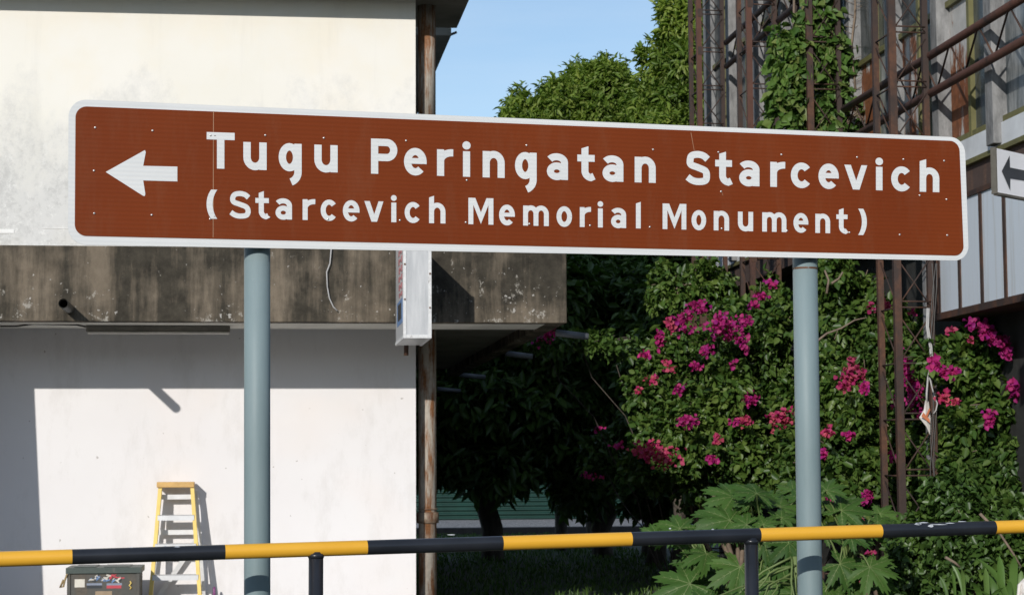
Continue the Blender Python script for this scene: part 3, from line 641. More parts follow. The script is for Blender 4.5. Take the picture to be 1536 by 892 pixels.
def glyph(ch, w, s):
    h = s/2; st = []; pg = []
    def rect(x0, y0, x1, y1): pg.append([(x0, y0), (x1, y0), (x1, y1), (x0, y1)])
    def slant(x0, y1): pg.append([(x0, 0), (x0+s, 0), (x0+s, y1+0.035), (x0, y1-0.035)])
    def arch(x0, x1, ybot=0.0):
        cx = (x0+x1)/2; rx = (x1-x0)/2-h; ry = min(rx*1.15, 0.26)
        st.append([(x0+h, X-h-ry-0.10)]+arc(cx, X-h-ry+0.012, rx, ry, 180, 0)+[(x1-h, ybot)])
    if ch == 'T': rect(0, 1-s*0.98, w, 1); rect(w/2-h, 0, w/2+h, 1-s*0.98)
    elif ch == 'P':
        rect(0, 0, s, 1); r = (1-h-0.47)/2
        st.append([(s, 1-h), (w-h-r*0.9, 1-h)]+arc(w-h-r*0.9, 1-h-r, r*0.9, r, 90, -90)+[(s, 0.47)])
    elif ch == 'M':
        rect(0, 0, s, 1); rect(w-s, 0, w, 1); a = 0.255*w
        pg.append([(s, 1), (a+0.02, 1), (w/2, 0.46), (w/2, 0.02), (s, 0.74)]); pg.append([(w-s, 1), (w-s, 0.74), (w/2, 0.02), (w/2, 0.46), (w-a-0.02, 1)])
    elif ch == 'S':
        st.append(spline([(w*0.90, 0.765), (w*0.74, 0.865), (w*0.50, 0.905), (w*0.25, 0.86), (h+0.03, 0.72), (w*0.22, 0.59), (w*0.5, 0.51), (w*0.80, 0.415), (w-h, 0.265), (w*0.80, 0.12), (w*0.5, 0.082), (w*0.26, 0.12), (w*0.075, 0.215)]))
    elif ch == 'u':
        cx = w/2; rx = w/2-h; ry = min(rx*1.15, 0.26)
        st.append([(h, X)]+arc(cx, h+ry-0.012, rx, ry, 180, 360)+[(w-h, h+ry+0.1)]); rect(w-s, 0, w, X)
    elif ch == 'n': rect(0, 0, s, X); arch(0, w)
    elif ch == 'h': slant(0, 1.0); arch(0, w)
    elif ch == 'm':
        rect(0, 0, s, X); m_ = w/2+h; arch(0, m_); arch(m_-s, w)
    elif ch == 'r':
        rect(0, 0, s, X); ry = 0.24; st.append([(h, X-h-ry-0.12)]+arc(w*0.92, X-h-ry+0.012, w*0.92-h, ry, 180, 84, 10))
    elif ch == 'i':
        rect(w/2-h, 0, w/2+h, 0.735); pg.append(arc(w/2, 0.905, h*1.16, h*1.16, 0, 345, 23))
    elif ch == 'l': slant(w/2-h, 1.0)
    elif ch == 'o': st.append(arc(w/2, X/2, w/2-h, X/2-h+0.012, 0, 360, 40))
    elif ch == 'c': st.append(arc(w/2+0.015, X/2, w/2-h+0.015, X/2-h+0.012, 40, 320, 30))
    elif ch == 'e':
        st.append(arc(w/2, X/2, w/2-h, X/2-h+0.012, -11, 315, 36)); rect(h*1.2, X*0.42, w-h*1.0, X*0.42+s*0.8)
    elif ch == 'a':
        cx = w*0.47; st.append(arc(cx, 0.248, cx-h, 0.248-h+0.012, 0, 360, 32)); rect(w-s, 0, w, X*0.66)
        st.append([(w-h, X*0.5)]+arc(w*0.46, X*0.66, w*0.54-h, X*0.34-h+0.012, 0, 148, 16))
    elif ch == 'g':
        cx = w*0.47; st.append(arc(cx, X/2, cx-h, X/2-h+0.012, 0, 360, 36))
        pg.append([(w-s, -0.02), (w, -0.02), (w, X), (w-s, X)]) if False else None
        st.append([(w-h, X), (w-h, 0.0)]+arc(w*0.36, -0.03, w*0.64-h, 0.30, 0, -68, 12))
    elif ch == 't':
        x0 = w*0.44-h; r = min(w-h-x0, 0.22)*0.9
        pg.append([(x0, 0.36), (x0+s, 0.36), (x0+s, 1.02), (x0, 0.95)]); rect(0, X-s*0.98, x0, X); rect(x0+s, X-s*0.98, w, X)
        st.append([(x0+h, 0.37)]+arc(x0+h+r, h+r-0.012, r, r, 180, 262, 8)+[(w-0.02, h+0.035)])
    elif ch == 'v':
        pg.append([(0, X), (0.285*w, X), (0.52*w, 0.28), (0.52*w, 0), (0.375*w, 0)]); pg.append([(w, X), (0.665*w, 0), (0.52*w, 0), (0.52*w, 0.28), (0.745*w, X)])
    elif ch in '()':
        o = arc(w*1.55, 0.49, w*1.55, 0.80, 138.5, 221.5, 20); i_ = arc(w*2.35, 0.49, w*1.83, 0.86, 142, 218, 20)
        q = []
        for k in range(20): q.append([o[k], o[k+1], i_[k+1], i_[k]])
        if ch == ')': q = [[(w-x, y) for x, y in p][::-1] for p in q]
        pg.append(('quads', q))
    return st, pg
def lay(text, base, cap, s, name, gap):
    b = MB(); prev = None; word = 0
    for ch, x0, x1 in text:
        if prev is not None and x0-prev > 1.9*gap: b.build(name, M['white'], SG); b = MB()
        prev = x1
        xc = (x0+x1)/2; c = cap(xc); w = (x1-x0)/c
        def to(p, off): x = x0+p[0]*c; return sp_(x, base(x)-p[1]*c, off)
        st, pg = glyph(ch, w, s)
        k = 0
        for pl in st:
            off = 0.0027+0.00025*k; k += 1
            a, r = ribbon(pl, s/2); n = len(a)
            b.add([to(p, off) for p in a]+[to(p, off) for p in r], [(i, n+i, n+i+1, i+1) for i in range(n-1)])
        for pl in pg:
            off = 0.0027+0.00025*k; k += 1
            if isinstance(pl, tuple):
                for q in pl[1]: b.add([to(p, off) for p in q], [(0, 1, 2, 3)])
            else: b.add([to(p, off) for p in pl], [tuple(range(len(pl)))])
    return b.build(name, M['white'], SG)
def lin(x0, y0, x1, y1): return lambda x: y0+(y1-y0)*(x-x0)/(x1-x0)
T1 = [('T', 310, 352), ('u', 365, 400), ('g', 418, 452.5), ('u', 471.5, 506.5), ('P', 556.5, 596), ('e', 606, 640), ('r', 655.5, 680), ('i', 694, 705.6), ('n', 724, 757), ('g', 772.5, 805), ('a', 820.3, 852), ('t', 866, 892), ('a', 903.8, 935.1), ('n', 952, 983.6), ('S', 1028.6, 1065), ('t', 1072.8, 1098), ('a', 1108.8, 1139.2), ('r', 1155.4, 1178), ('c', 1186.3, 1217), ('e', 1227.7, 1258.2), ('v', 1266.5, 1300.8), ('i', 1313.7, 1324), ('c', 1336.8, 1366.8), ('h', 1379.5, 1409)]
T2 = [('(', 309.8, 327.5), ('S', 343.9, 376), ('t', 383, 403.3), ('a', 413.3, 438), ('r', 453.9, 473), ('c', 481, 505.2), ('e', 514.3, 539.3), ('v', 546.5, 575.1), ('i', 586.8, 594.6), ('c', 607, 630.9), ('h', 643.6, 668.2), ('M', 702.6, 740.1), ('e', 748.6, 772.3), ('m', 784.7, 823.2), ('o', 834.8, 858), ('r', 869.7, 886.6), ('i', 896.8, 904.3), ('a', 916.6, 939.2), ('l', 953.8, 961.2), ('M', 993.9, 1029.5), ('o', 1037.3, 1059.2), ('n', 1070.6, 1093.7), ('u', 1106.9, 1129.7), ('m', 1143.3, 1179.6), ('e', 1190.2, 1212.5), ('n', 1223, 1245.2), ('t', 1254.5, 1271.3), (')', 1285.9, 1300.3)]
lay(T1, lin(330, 253.0, 1395, 288.0), lin(330, 54.2, 1395, 47.3), 0.206, 'large_word', 25)
lay(T2, lin(460, 330.0, 1234, 349.5), lin(460, 40.6, 1234, 37.4), 0.187, 'small_word', 15.5)
riv = [(142.6, 191.5), (228.7, 196), (140.8, 256), (141.3, 320), (227.4, 322.4), (397.8, 203), (485.7, 207), (609, 211), (700, 270.3), (789.7, 218), (979.5, 224.4), (1077.5, 228.3), (1081.5, 287.3), (1172, 232), (1285.6, 235.9), (1355, 239), (1416, 241.3), (1419.7, 299), (1379.5, 293), (1349.5, 351.8), (1420.8, 352.8), (1274, 348.7), (315, 328.4), (599.7, 330.3), (698.6, 333.4), (794, 335.8), (885, 338), (974.6, 340.3), (1082.3, 342.7), (1180.5, 346), (315.5, 203), (404, 326), (492, 328.5)]
r0 = None
for x, y in riv:
    p = sp_(x, y, 0.003)
    if r0 is None:
        b = MB(); q0 = p
        b.tube([p-SN*0.002, p+SN*0.001, p+SN*0.0025, p+SN*0.0032], [0.0042, 0.0042, 0.0032, 0.0008], 10); r0 = b.build('rivet', M['rivet'], SG)
        inv = mat_of(SG).inverted().to_3x3()
    else:
        c = r0.copy(); col.objects.link(c); c.parent = SG; c.location = inv @ (p-q0)
# posts behind, with clamps and back rails
def post(xt, yt, xb, yb, rpx, ring=None):
    off = -0.085
    pt = sp_(xt, yt, off); pb = sp_(xb, yb, off)
    dirn = (pt-pb)/(pt.z-pb.z); p0 = pb-dirn*pb.z; p1 = pt+dirn*(2.62-pt.z)
    r = rpx/FPX*pb.y; m = MB(); m.tube([p0, p0.lerp(p1, .3), p0.lerp(p1, .6), p1], r, 32); o = m.build('post', M['post'], SG)
    if ring:
        q = sp_(ring[0], ring[1], off); q = p0+dirn*q.z; m = MB(); m.tube([q-dirn*0.004, q, q+dirn*0.004], [r+.0002, r+0.0018, r+.0002], 32, cap=False); m.build('weld_ring', M['weld'], o)
    return p0, p1, r
pA = post(385.7, 420, 385.8, 880, 19.6); pB = post(1208, 430, 1214.9, 880, 18.5, (1208, 403))
b = MB()
for yy0, yy1 in ((200, 240), (330, 365)):
    a_ = sp_(150, yy0-2, -0.02); c_ = sp_(1420, yy1, -0.02); c_.z = a_.z*0.5+c_.z*0.5; a_.z = c_.z
    b.beam(a_, c_, 0.028, 0.05)
b.build('back_rail', M['alu'], SG)

# ------------------------------------------------------------------ barrier rail in front
RO = 0.30+0.03-0.085+0.05
RO = 0.245
def rp(x): return sp_(x, 0, RO)
def rail_pt(x):
    y = 838.0+(789.2-838.0)*x/1536.0; return sp_(x, y, RO)
bounds = [-520, -330, -110, 108, 337, 550, 753, 946, 1138.5, 1320.5, 1491, 1665, 1830, 1990]
pts = [rail_pt(x) for x in bounds]; rad = 10.7/FPX*(pts[6].y)
a_, c_ = rail_pt(0), rail_pt(1536); dr = (c_-a_).normalized()
BR = thing('barrier_rail', Vector((rail_pt(768).x, rail_pt(768).y, 0)), 'yellow and black striped pipe barrier in front of the brown sign', 'barrier', rotz=math.atan2(SX.y, SX.x))
seg = [(1 if i % 2 else 0) for i in range(len(pts)-1)]
# bounds[2]..108 is yellow
seg = [(0 if (i % 2 == 0) else 1) for i in range(len(pts)-1)]
b = MB()
ptsl = [a_+dr*((p-a_).dot(dr)) for p in pts]
b.tube(ptsl, rad, 28, seg_mi=seg); b.build('rail_pipe', [M['yellow'], M['black']], BR)
for x in (474, 1126.5, -240, 1800):
    p = a_+dr*((rail_pt(x)-a_).dot(dr)); m = MB(); m.tube([Vector((p.x, p.y, -0.05)), Vector((p.x, p.y, p.z-rad*0.35))], rad*1.0, 24); m.build('post', M['black'], BR)
    m = MB(); m.tube([Vector((p.x, p.y, p.z-rad*1.25)), Vector((p.x, p.y, p.z-rad*0.95)), Vector((p.x, p.y, p.z-rad*0.6))], [rad*1.02, rad*1.14, rad*1.1], 24); m.build('weld_collar', M['black'], BR)
rr = random.Random(9)
b = MB()
for (x, y, wx, wy) in ((1377, 785, 7, 2.2), (1396, 788, 5, 2.4), (1408, 786, 14, 0.8), (1385, 783.3, 9, 1), (1425, 784, 8, .7), (1442, 781.5, 8, .8), (266, 819.3, 6, 1.2), (248, 818.6, 3, 1), (196, 820.5, 4, .8), (677, 801.3, 7, .8), (1005, 792, 2, 1.2), (1069, 793.4, 3, .9)):
    q = []
    for k in range(9):
        an = 2*math.pi*k/9; rx = wx*rr.uniform(0.55, 1.1); ry = wy*rr.uniform(0.6, 1.1); q.append((x+rx*math.cos(an), y+ry*math.sin(an)))
    vs = []
    for xx, yy in q:                                      # lay the flake on the pipe surface
        o_ = CAM; d_ = ray(xx, yy).normalized(); ax = dr
        oc_ = o_-a_; dd = d_-ax*d_.dot(ax); oo = oc_-ax*oc_.dot(ax)
        A_ = dd.dot(dd); B_ = 2*dd.dot(oo); C_ = oo.dot(oo)-(rad+0.0006)**2; dis = B_*B_-4*A_*C_
        t = (-B_-math.sqrt(dis))/(2*A_) if dis > 0 else -B_/(2*A_)
        vs.append(o_+d_*t)
    b.add(vs, [tuple(range(9))])
b.build('paint_chips', M['scratch'], BR)

# ------------------------------------------------------------------ derelict building on the right
LFc = 6.95
RB = thing('derelict_building', W(LFc+3, 24, 0), 'derelict building with grey columns, dusty glass and rust stained panels behind the steel towers', 'building', rotz=TH)
def hz(px, py): return at_l(px, py, LFc)[1]
z_sill_t = hz(1449, 212.5); z_sill_b = hz(1470, 241); z_clad_t = hz(1470, 295); z_clad_b = hz(1401, 479); z_rail = hz(1411, 21.5)
TOP = 10.5; DEND = 30.1; DNEAR = 12.0
dcol = [at_l(1483, 150, LFc-0.14)[0]-1.52*3]
while dcol[-1] < DEND-1.4: dcol.append(dcol[-1]+1.52)
for d in dcol:
    b = MB(); b.box(LFc-0.14, LFc+0.3, d-0.10, d+0.10, z_sill_b+0.05, TOP); b.build('column', M['colgrey'], RB, bevel=0.008)
rr = random.Random(4)
for i in range(len(dcol)-1):
    d0, d1 = dcol[i]+0.102, dcol[i+1]-0.102; dm = (d0+d1)/2
    b = MB(); b.box(LFc-0.05, LFc+0.02, dm-0.035, dm+0.035, z_sill_t+0.005, TOP)
    for zz in (z_sill_t, z_rail, z_rail+1.5, z_rail+3.0):
        b.box(LFc-0.045, LFc+0.015, d0, dm-0.036, zz, zz+0.06); b.box(LFc-0.045, LFc+0.015, dm+0.036, d1, zz, zz+0.06)
    wf = b.build('window_frame', M['olive'], RB)
    for (q0, q1, k) in ((d0, dm-0.036, 0), (dm+0.036, d1, 1)):
        for j, (za, zb_) in enumerate(((z_sill_t+0.061, z_rail-0.001), (z_rail+0.061, z_rail+1.499), (z_rail+1.561, z_rail+2.999))):
            m = M['paleglass'] if j == 0 and rr.random() < 0.7 else M['darkglass']
            near = dcol[i+1] > 19.5 and dcol[i] < 22.5
            if j == 0 and near and k == 1: m = M['rustpanel']
            b = MB(); b.box(LFc, LFc+0.012, q0, q1, za, zb_); b.build('pane', m, wf)
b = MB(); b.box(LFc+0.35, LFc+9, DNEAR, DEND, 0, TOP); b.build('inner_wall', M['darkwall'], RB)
b = MB(); b.box(LFc-0.02, LFc+0.34, DEND-0.001, DEND+0.12, 0, TOP); b.box(LFc+0.341, LFc+9, DEND+0.002, DEND+0.12, 0, TOP); b.build('end_wall', M['colgrey'], RB)
b = MB(); b.box(LFc-0.06, LFc+0.3, DNEAR, DEND-0.01, z_sill_b+0.03, z_sill_t-0.002); b.build('sill_panel', M['sill'], RB)
b = MB(); b.box(LFc-0.08, LFc+0.3, DNEAR, DEND-0.01, z_sill_b-0.02, z_sill_b+0.028); b.build('sill_rail', M['olive'], RB)
b = MB(); b.box(LFc-0.03, LFc+0.3, DNEAR, DEND-0.01, z_clad_t+0.04, z_sill_b-0.022); b.build('brown_board', M['woodpanel'], RB)
dce, _ = at_l(1403, 440, LFc-0.10)
b = MB(); b.box(LFc-0.10, LFc+0.3, DNEAR, dce, z_clad_b+0.03, z_clad_t); b.build('cladding', M['clad'], RB)
b = MB(); b.box(LFc-0.12, LFc+0.31, DNEAR, dce+0.05, z_clad_b-0.04, z_clad_b+0.028); b.box(LFc-0.12, LFc+0.31, DNEAR, dce+0.05, z_clad_t+0.001, z_clad_t+0.05); b.build('cladding_trim', M['steel'], RB)
b = MB()
xs = [1440.5, 1474.5, 1509.5]; ds = [at_l(x, 420, LFc-0.1)[0] for x in xs]; stp = (ds[0]-ds[-1])/2
d = ds[0]+stp
while d > DNEAR:
    b = MB(); b.box(LFc-0.113, LFc-0.101, d-0.035, d+0.035, z_clad_b+0.03, z_clad_t); d -= stp; b.build('cladding_strip', M['steel'], RB)
b = MB(); b.box(LFc-0.125, LFc-0.101, dce-0.12, dce, z_clad_b+0.03, z_clad_t); b.build('cladding_strip', M['steel'], RB)
dp_, zp_ = at_l(1397, 430, LFc-0.14); b = MB(); b.box(LFc-0.18, LFc-0.1, dce+0.06, dce+0.16, 0.0, z_clad_t+0.4); b.build('corner_post', M['colgrey'], RB)

# ------------------------------------------------------------------ steel lattice towers and beams
l_t = 6.30; GAP = 0.36
def ztop(): return 10.0
tower_d = []
for px in (1340.5, 1216, 1125.5, 1050): tower_d.append(at_l(px, 200, l_t)[0])
tl_ = ['rusty lattice tower nearest the arrow sign, with a white cable on it', 'rusty lattice tower overgrown by the climbing vine',
       'rusty lattice tower third from the right, left of the climbing vine', 'rusty lattice tower farthest left, before the tall green tree']
TW = []
for i, d in enumerate(tower_d):
    T = thing('lattice_tower', W(l_t+0.15, d+0.2, 0), tl_[i], 'steel tower', 'rusted lattice towers in a row', TH); TW.append(T)
    d1 = d+0.52
    P3 = [(l_t, d), (l_t, d1), (l_t+GAP, d+0.02)]
    for k, (l, dd) in enumerate(P3):
        b = MB()
        if k == 0: b.beam(W(l, dd, 0), W(l, dd, 10), 0.075, 0.06, up=Dx)
        elif k == 1: b.angle(W(l-0.03, dd, 0), W(l-0.03, dd, 10), 0.06, 0.012, Lx, Dx)
        else: b.angle(W(l-0.03, dd, 0), W(l-0.03, dd, 10), 0.06, 0.012, Lx, Dx)
        b.build('leg', M['steelred'] if k == 0 and i > 1 else M['steel'], T)
    b = MB(); st = 0.50; z = 0.3
    while z < 9.8:
        for (a0, a1) in ((0, 1), (0, 2)):
            pa, pb = P3[a0], P3[a1]
            b.tube([W(pa[0], pa[1], z), W(pb[0], pb[1], z)], 0.009, 6)
            b.box(pa[0]-0.02, pa[0]+0.055, pa[1]-0.036, pa[1]-0.031, z-0.05, z+0.07) if a1 == 2 and (int(z*10) % 3 == 0) else None
            b.tube([W(pa[0], pa[1], z), W(pb[0], pb[1], z+st)], 0.008, 6)
            if a1 == 2: b.tube([W(pa[0], pa[1], z+st), W(pb[0], pb[1], z)], 0.0075, 6)
            if a1 == 2: b.tube([W(pa[0], pa[1], z+0.06), W(pb[0], pb[1], z+0.06)], 0.009, 6)
        z += st+0.06
    b.build('bracing', M['steel'], T)
lb_ = l_t+GAP+0.05
def hb(px, py): return at_l(px, py, lb_)[1]
beams = [((hb(1344, 115.7), hb(1344, 169.5)), 12.0, tower_d[1]+3.2, 'lower rusty lattice beam running off the right edge above the arrow sign'),
         ((hb(1091.7, 61.7), hb(1091, 98.6)), 12.0, tower_d[3], 'upper rusty lattice beam between the left towers and the vine')]
for (zu, zl), d0, d1, lab in beams:
    T = thing('lattice_beam', W(lb_, (d0+d1)/2, zl), lab, 'steel beam', None, TH)
    for z in (zu, zl):
        b = MB(); b.tube([W(lb_, d0, z), W(lb_, (d0+d1)/2, z), W(lb_, d1, z)], 0.042, 12); b.build('chord', M['steelred'], T)
    b = MB(); d = d0
    while d < d1-0.8:
        b.tube([W(lb_, d, zl), W(lb_, d+0.4, zu), W(lb_, d+0.8, zl)], 0.011, 6); d += 0.8
    b.build('bracing', M['steel'], T)

# white cable with paper scrap on the near tower
dq = tower_d[0]-0.03
wp = [(1391, 462), (1390, 490), (1395, 520), (1397, 545), (1392, 565), (1390, 590), (1390, 603)]
wp2 = [(1393, 560), (1399, 585), (1406, 605), (1404, 615), (1400, 620)]
CB = thing('hanging_cable', PD(1391, 640, dq), 'white twisted cable with a torn paper scrap hanging on the near lattice tower', 'cable')
b = MB(); b.tube([PD(x, y, dq) for x, y in wp], 0.010, 8); b.tube([PD(x, y, dq) for x, y in wp2], 0.007, 8); b.tube([PD(x+2.5, y, dq-0.01) for x, y in wp[:4]], 0.008, 6); b.build('cable', M['wire'], CB)
pp = [(1388, 600), (1393, 602), (1396, 628), (1395, 652), (1390, 640), (1379, 626), (1386, 614)]
b = MB(); c_ = PD(1389, 625, dq-0.05); vs = [PD(x, y, dq-0.02+0.03*((k % 2))) for k, (x, y) in enumerate(pp)]
bk = [v+Dx*0.006 for v in vs]; n = len(vs)
b.add([c_]+vs+bk, [(0, 1+(k+1) % n, 1+k) for k in range(n)]+[tuple(range(1+n, 1+2*n))]+[(1+k, 1+(k+1) % n, 1+n+(k+1) % n, 1+n+k) for k in range(n)])
b.build('paper_scrap', M['paper'], CB)
b = MB(); b.add([PD(x, y, dq-0.062) for x, y in ((1382, 624), (1385, 618), (1394, 628), (1395, 634))], [(3, 2, 1, 0)]); b.add([PD(x, y, dq-0.066) for x, y in ((1389, 622), (1394, 611), (1395.5, 614), (1391, 625))], [(3, 2, 1, 0)]); b.build('paper_print', M['paperred'], CB)
for k, (x0, wob) in enumerate(((1398, 3), (1403, 2.5), (1400, 4))):
    b = MB(); b.tube([PD(x0+wob*math.sin(j*1.3+k), 395+j*38, dq+0.02*k) for j in range(10)], 0.0045, 6)
    tag(b.build('grey_wire', M['oldwire']), ['grey loose wire nearest the white cable on the near tower', 'grey loose wire furthest right along the near tower leg', 'grey loose wire twisting the widest along the near tower leg'][k], 'wire')

# ------------------------------------------------------------------ arrow sign at the right edge
zA, zB = 15.5, 16.6
q0 = CAM+ray(1495, 560)*(zA/ray(1495, 560).y)
yaw = math.radians(47)
AX = Vector((math.cos(yaw), math.sin(yaw), 0)); AN = Vector((AX.y, -AX.x, 0))
def ap(px, py, off=0): return hit(px, py, q0+AN*off, AN)
pTL, pBL = ap(1495, 222.5), ap(1497, 288.5)
hgt = pTL.z-pBL.z; wid = 1.25
AS = thing('arrow_sign', Vector((q0.x, q0.y, 0))+AX*wid/2, 'white board with a black left arrow cut by the right edge', 'direction sign', rotz=yaw)
b = MB(); fr = lambda l, d, z: pBL+AX*l-AN*d+Vector((0, 0, z))
b.box(0, wid, 0.0, 0.03, 0, hgt, fr); b.build('board', M['signwhite'], AS)
b = MB(); b.box(-0.014, -0.0005, 0.001, 0.05, -0.01, hgt+0.01, fr); b.box(0, wid, -0.003, 0.04, -0.02, -0.0005, fr); b.build('edge_frame', M['signedge'], AS)
b = MB(); ah = [(1502.7, 256.6), (1514.5, 233.5), (1515.2, 251.3), (1536, 255.5), (1560, 260.5), (1560, 277.5), (1536, 271.2), (1515.6, 268), (1515.5, 286)]
v_ = [ap(x, y, 0.003) for x, y in ah]; b.add(v_, [(8, 7, 2, 1, 0), (7, 6, 5, 4, 3, 2)]); b.build('arrow', M['signblack'], AS)
b = MB(); b.tube([fr(wid*0.55, 0.07, -pBL.z), fr(wid*0.55, 0.07, hgt)], 0.035, 14); b.build('post', M['alu'], AS)

# ------------------------------------------------------------------ green hoarding far behind
HD = thing('corrugated_fence', W(8, 58.3, 0), 'low green corrugated metal fence behind the shaded trees', 'fence', rotz=TH)
b = MB(); n = 9; l0, l1 = -2.0, 24.0; zt_ = at_d(760, 719, 58.3)[1]; prev = None
rows = []
for k in range(n*8+1):
    z = 0.06+(zt_-0.06)*k/(n*8); rows.append((58.3-0.035*math.sin(2*math.pi*k/8), z))
vs = [W(l, d, z) for (d, z) in rows for l in (l0, l1)]
vs += [W(l, d+0.03, z) for (d, z) in rows for l in (l0, l1)]; q = len(rows)*2
b.add(vs, [(2*i, 2*i+1, 2*i+3, 2*i+2) for i in range(len(rows)-1)]+[(q+2*i+2, q+2*i+3, q+2*i+1, q+2*i) for i in range(len(rows)-1)], smooth=True); b.build('corrugated_sheet', M['greenfence'], HD)
l = l0+0.3
while l < l1:
    b = MB(); b.box(l, l+0.08, 58.38, 58.46, 0, zt_-0.05); b.build('post', M['steel'], HD); l += 2.6
b = MB(); lp = at_d(661, 700, 62)[0]; b.box(lp-0.12, lp+0.12, 62, 62.24, 0, at_d(661, 684, 62)[1])
tag(b.build('white_post', M['whitepost'], bevel=0.01), 'sunlit white post beyond the green fence beside the downpipe', 'post')

# ------------------------------------------------------------------ trees and plants
def px_lobe(px, py, rx, ry, d, rd=None):
    l, z = at_d(px, py, d); s = d/FPX
    return (np.array(W(l, d, z)), np.array([rx*s, (rd or (rx+ry)/2)*s, ry*s]))
def limb(mb, a, b_, r0_, r1_, sag=0.2, n=6, seed=0):
    q = random.Random(seed); a, b_ = Vector(a), Vector(b_); pts = []
    for k in range(n+1):
        t = k/n; p = a.lerp(b_, t); j = (a-b_).length*0.05*math.sin(t*math.pi)
        p = p+Vector((q.uniform(-j, j), q.uniform(-j, j), sag*math.sin(t*math.pi)*0.4)); pts.append(p)
    mb.tube(pts, [r0_+(r1_-r0_)*k/n for k in range(n+1)], 9)
def tree(label, lobes, trunk, tr, ntuft, per, Ln, Wd, mat, group=None, seed=1, name='tree', cat='tree', droop=0.5, inner=0.5, spread=None):
    px, d = trunk; l, _ = at_d(px, 704, d); base = W(l, d, 0)
    T = thing(name, base, label, cat, group)
    m = MB(); q = random.Random(seed)
    mz = min(c[0][2]-c[1][2] for c in lobes); mz = max(1.2, mz)
    top = np.mean([c[0] for c in lobes], 0); topv = Vector(top)
    fork = base.lerp(Vector((topv.x, topv.y, base.z)), 0.15); fork.z = min(max(1.3, mz+0.4), topv.z)
    limb(m, base-Vector((0, 0, 0.1)), fork, tr, tr*0.75, 0.0, 6, seed)
    for k, (c, r) in enumerate(lobes): limb(m, fork, Vector(c)+Vector((0, 0, -r[2]*0.1)), tr*0.55, tr*0.12, 0.3, 6, seed+k)
    m.build('trunk', M['bark'], T)
    lobes = [(c, r*1.10) for c, r in lobes]; V, F = foliage(clumps(lobes, 12, 0.26, 0.5, 0.92, 0.62), ntuft, per, Ln, Wd, droop, spread or Ln*0.9, inner, 0.6)
    np_mesh('crown', V, F, mat, T); return T

tree('broad sunlit tree with rounded crown against the sky', [px_lobe(885, 195, 88, 92, 38.5), px_lobe(826, 202, 66, 84, 38), px_lobe(945, 215, 75, 88, 37.5), px_lobe(790, 320, 80, 130, 38), px_lobe(880, 330, 120, 120, 38), px_lobe(908, 138, 46, 42, 38.3)],
     (895, 38), 0.20, 12500, 9, 0.14, 0.043, M['leaf_tree'], seed=3)
tree('tall dense tree rising behind the leftmost lattice tower', [px_lobe(1010, 165, 62, 85, 35), px_lobe(1050, 90, 75, 85, 35), px_lobe(1090, 200, 95, 120, 35.5), px_lobe(985, 240, 55, 80, 34.5), px_lobe(1110, 20, 80, 90, 36), px_lobe(1020, 350, 80, 110, 34.5), px_lobe(1030, 45, 40, 48, 35), px_lobe(1075, 150, 70, 90, 34)],
     (975, 34.5), 0.19, 12500, 9, 0.135, 0.043, M['leaf_tree'], seed=5)
grp = 'dark trees in the shade of the building'
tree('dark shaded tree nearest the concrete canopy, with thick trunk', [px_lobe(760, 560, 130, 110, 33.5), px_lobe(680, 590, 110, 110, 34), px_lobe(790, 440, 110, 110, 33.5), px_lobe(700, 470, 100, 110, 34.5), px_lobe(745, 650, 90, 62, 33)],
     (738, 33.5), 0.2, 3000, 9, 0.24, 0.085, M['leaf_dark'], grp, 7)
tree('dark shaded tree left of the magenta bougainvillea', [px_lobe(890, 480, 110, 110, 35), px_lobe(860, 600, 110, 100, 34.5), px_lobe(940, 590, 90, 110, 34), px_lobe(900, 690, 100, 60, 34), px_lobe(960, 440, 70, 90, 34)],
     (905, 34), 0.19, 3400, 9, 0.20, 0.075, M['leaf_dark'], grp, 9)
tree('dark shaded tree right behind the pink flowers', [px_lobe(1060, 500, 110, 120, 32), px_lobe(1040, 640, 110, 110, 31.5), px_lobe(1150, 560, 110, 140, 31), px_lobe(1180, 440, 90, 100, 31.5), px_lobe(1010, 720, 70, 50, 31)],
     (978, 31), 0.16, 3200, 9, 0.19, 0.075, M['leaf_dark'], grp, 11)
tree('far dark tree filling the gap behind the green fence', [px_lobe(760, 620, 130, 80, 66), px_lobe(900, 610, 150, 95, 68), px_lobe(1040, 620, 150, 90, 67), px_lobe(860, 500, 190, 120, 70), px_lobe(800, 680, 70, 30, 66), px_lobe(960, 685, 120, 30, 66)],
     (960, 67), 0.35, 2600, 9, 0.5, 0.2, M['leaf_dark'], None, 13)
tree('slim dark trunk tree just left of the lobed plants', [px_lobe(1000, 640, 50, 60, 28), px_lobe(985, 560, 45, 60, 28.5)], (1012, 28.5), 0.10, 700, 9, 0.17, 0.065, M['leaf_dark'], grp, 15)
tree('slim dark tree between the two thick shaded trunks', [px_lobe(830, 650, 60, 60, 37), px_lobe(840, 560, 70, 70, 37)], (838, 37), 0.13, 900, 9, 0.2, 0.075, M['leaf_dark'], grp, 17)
# bright far bush with red flowers
BU = thing('flowering_bush', PD(672, 716, 64), 'small sunlit bush with red flowers beyond the green fence', 'bush')
V, F = foliage([px_lobe(674, 712, 14, 12, 64), px_lobe(700, 712, 24, 9, 64)], 160, 8, 0.3, 0.12); np_mesh('leaves', V, F, M['leaf_vine'], BU)
V, F = foliage([px_lobe(663, 674, 4, 4, 64), px_lobe(667, 685, 4, 4, 64)], 10, 8, 0.12, 0.1); np_mesh('flowers', V, F, M['redflower'], BU)

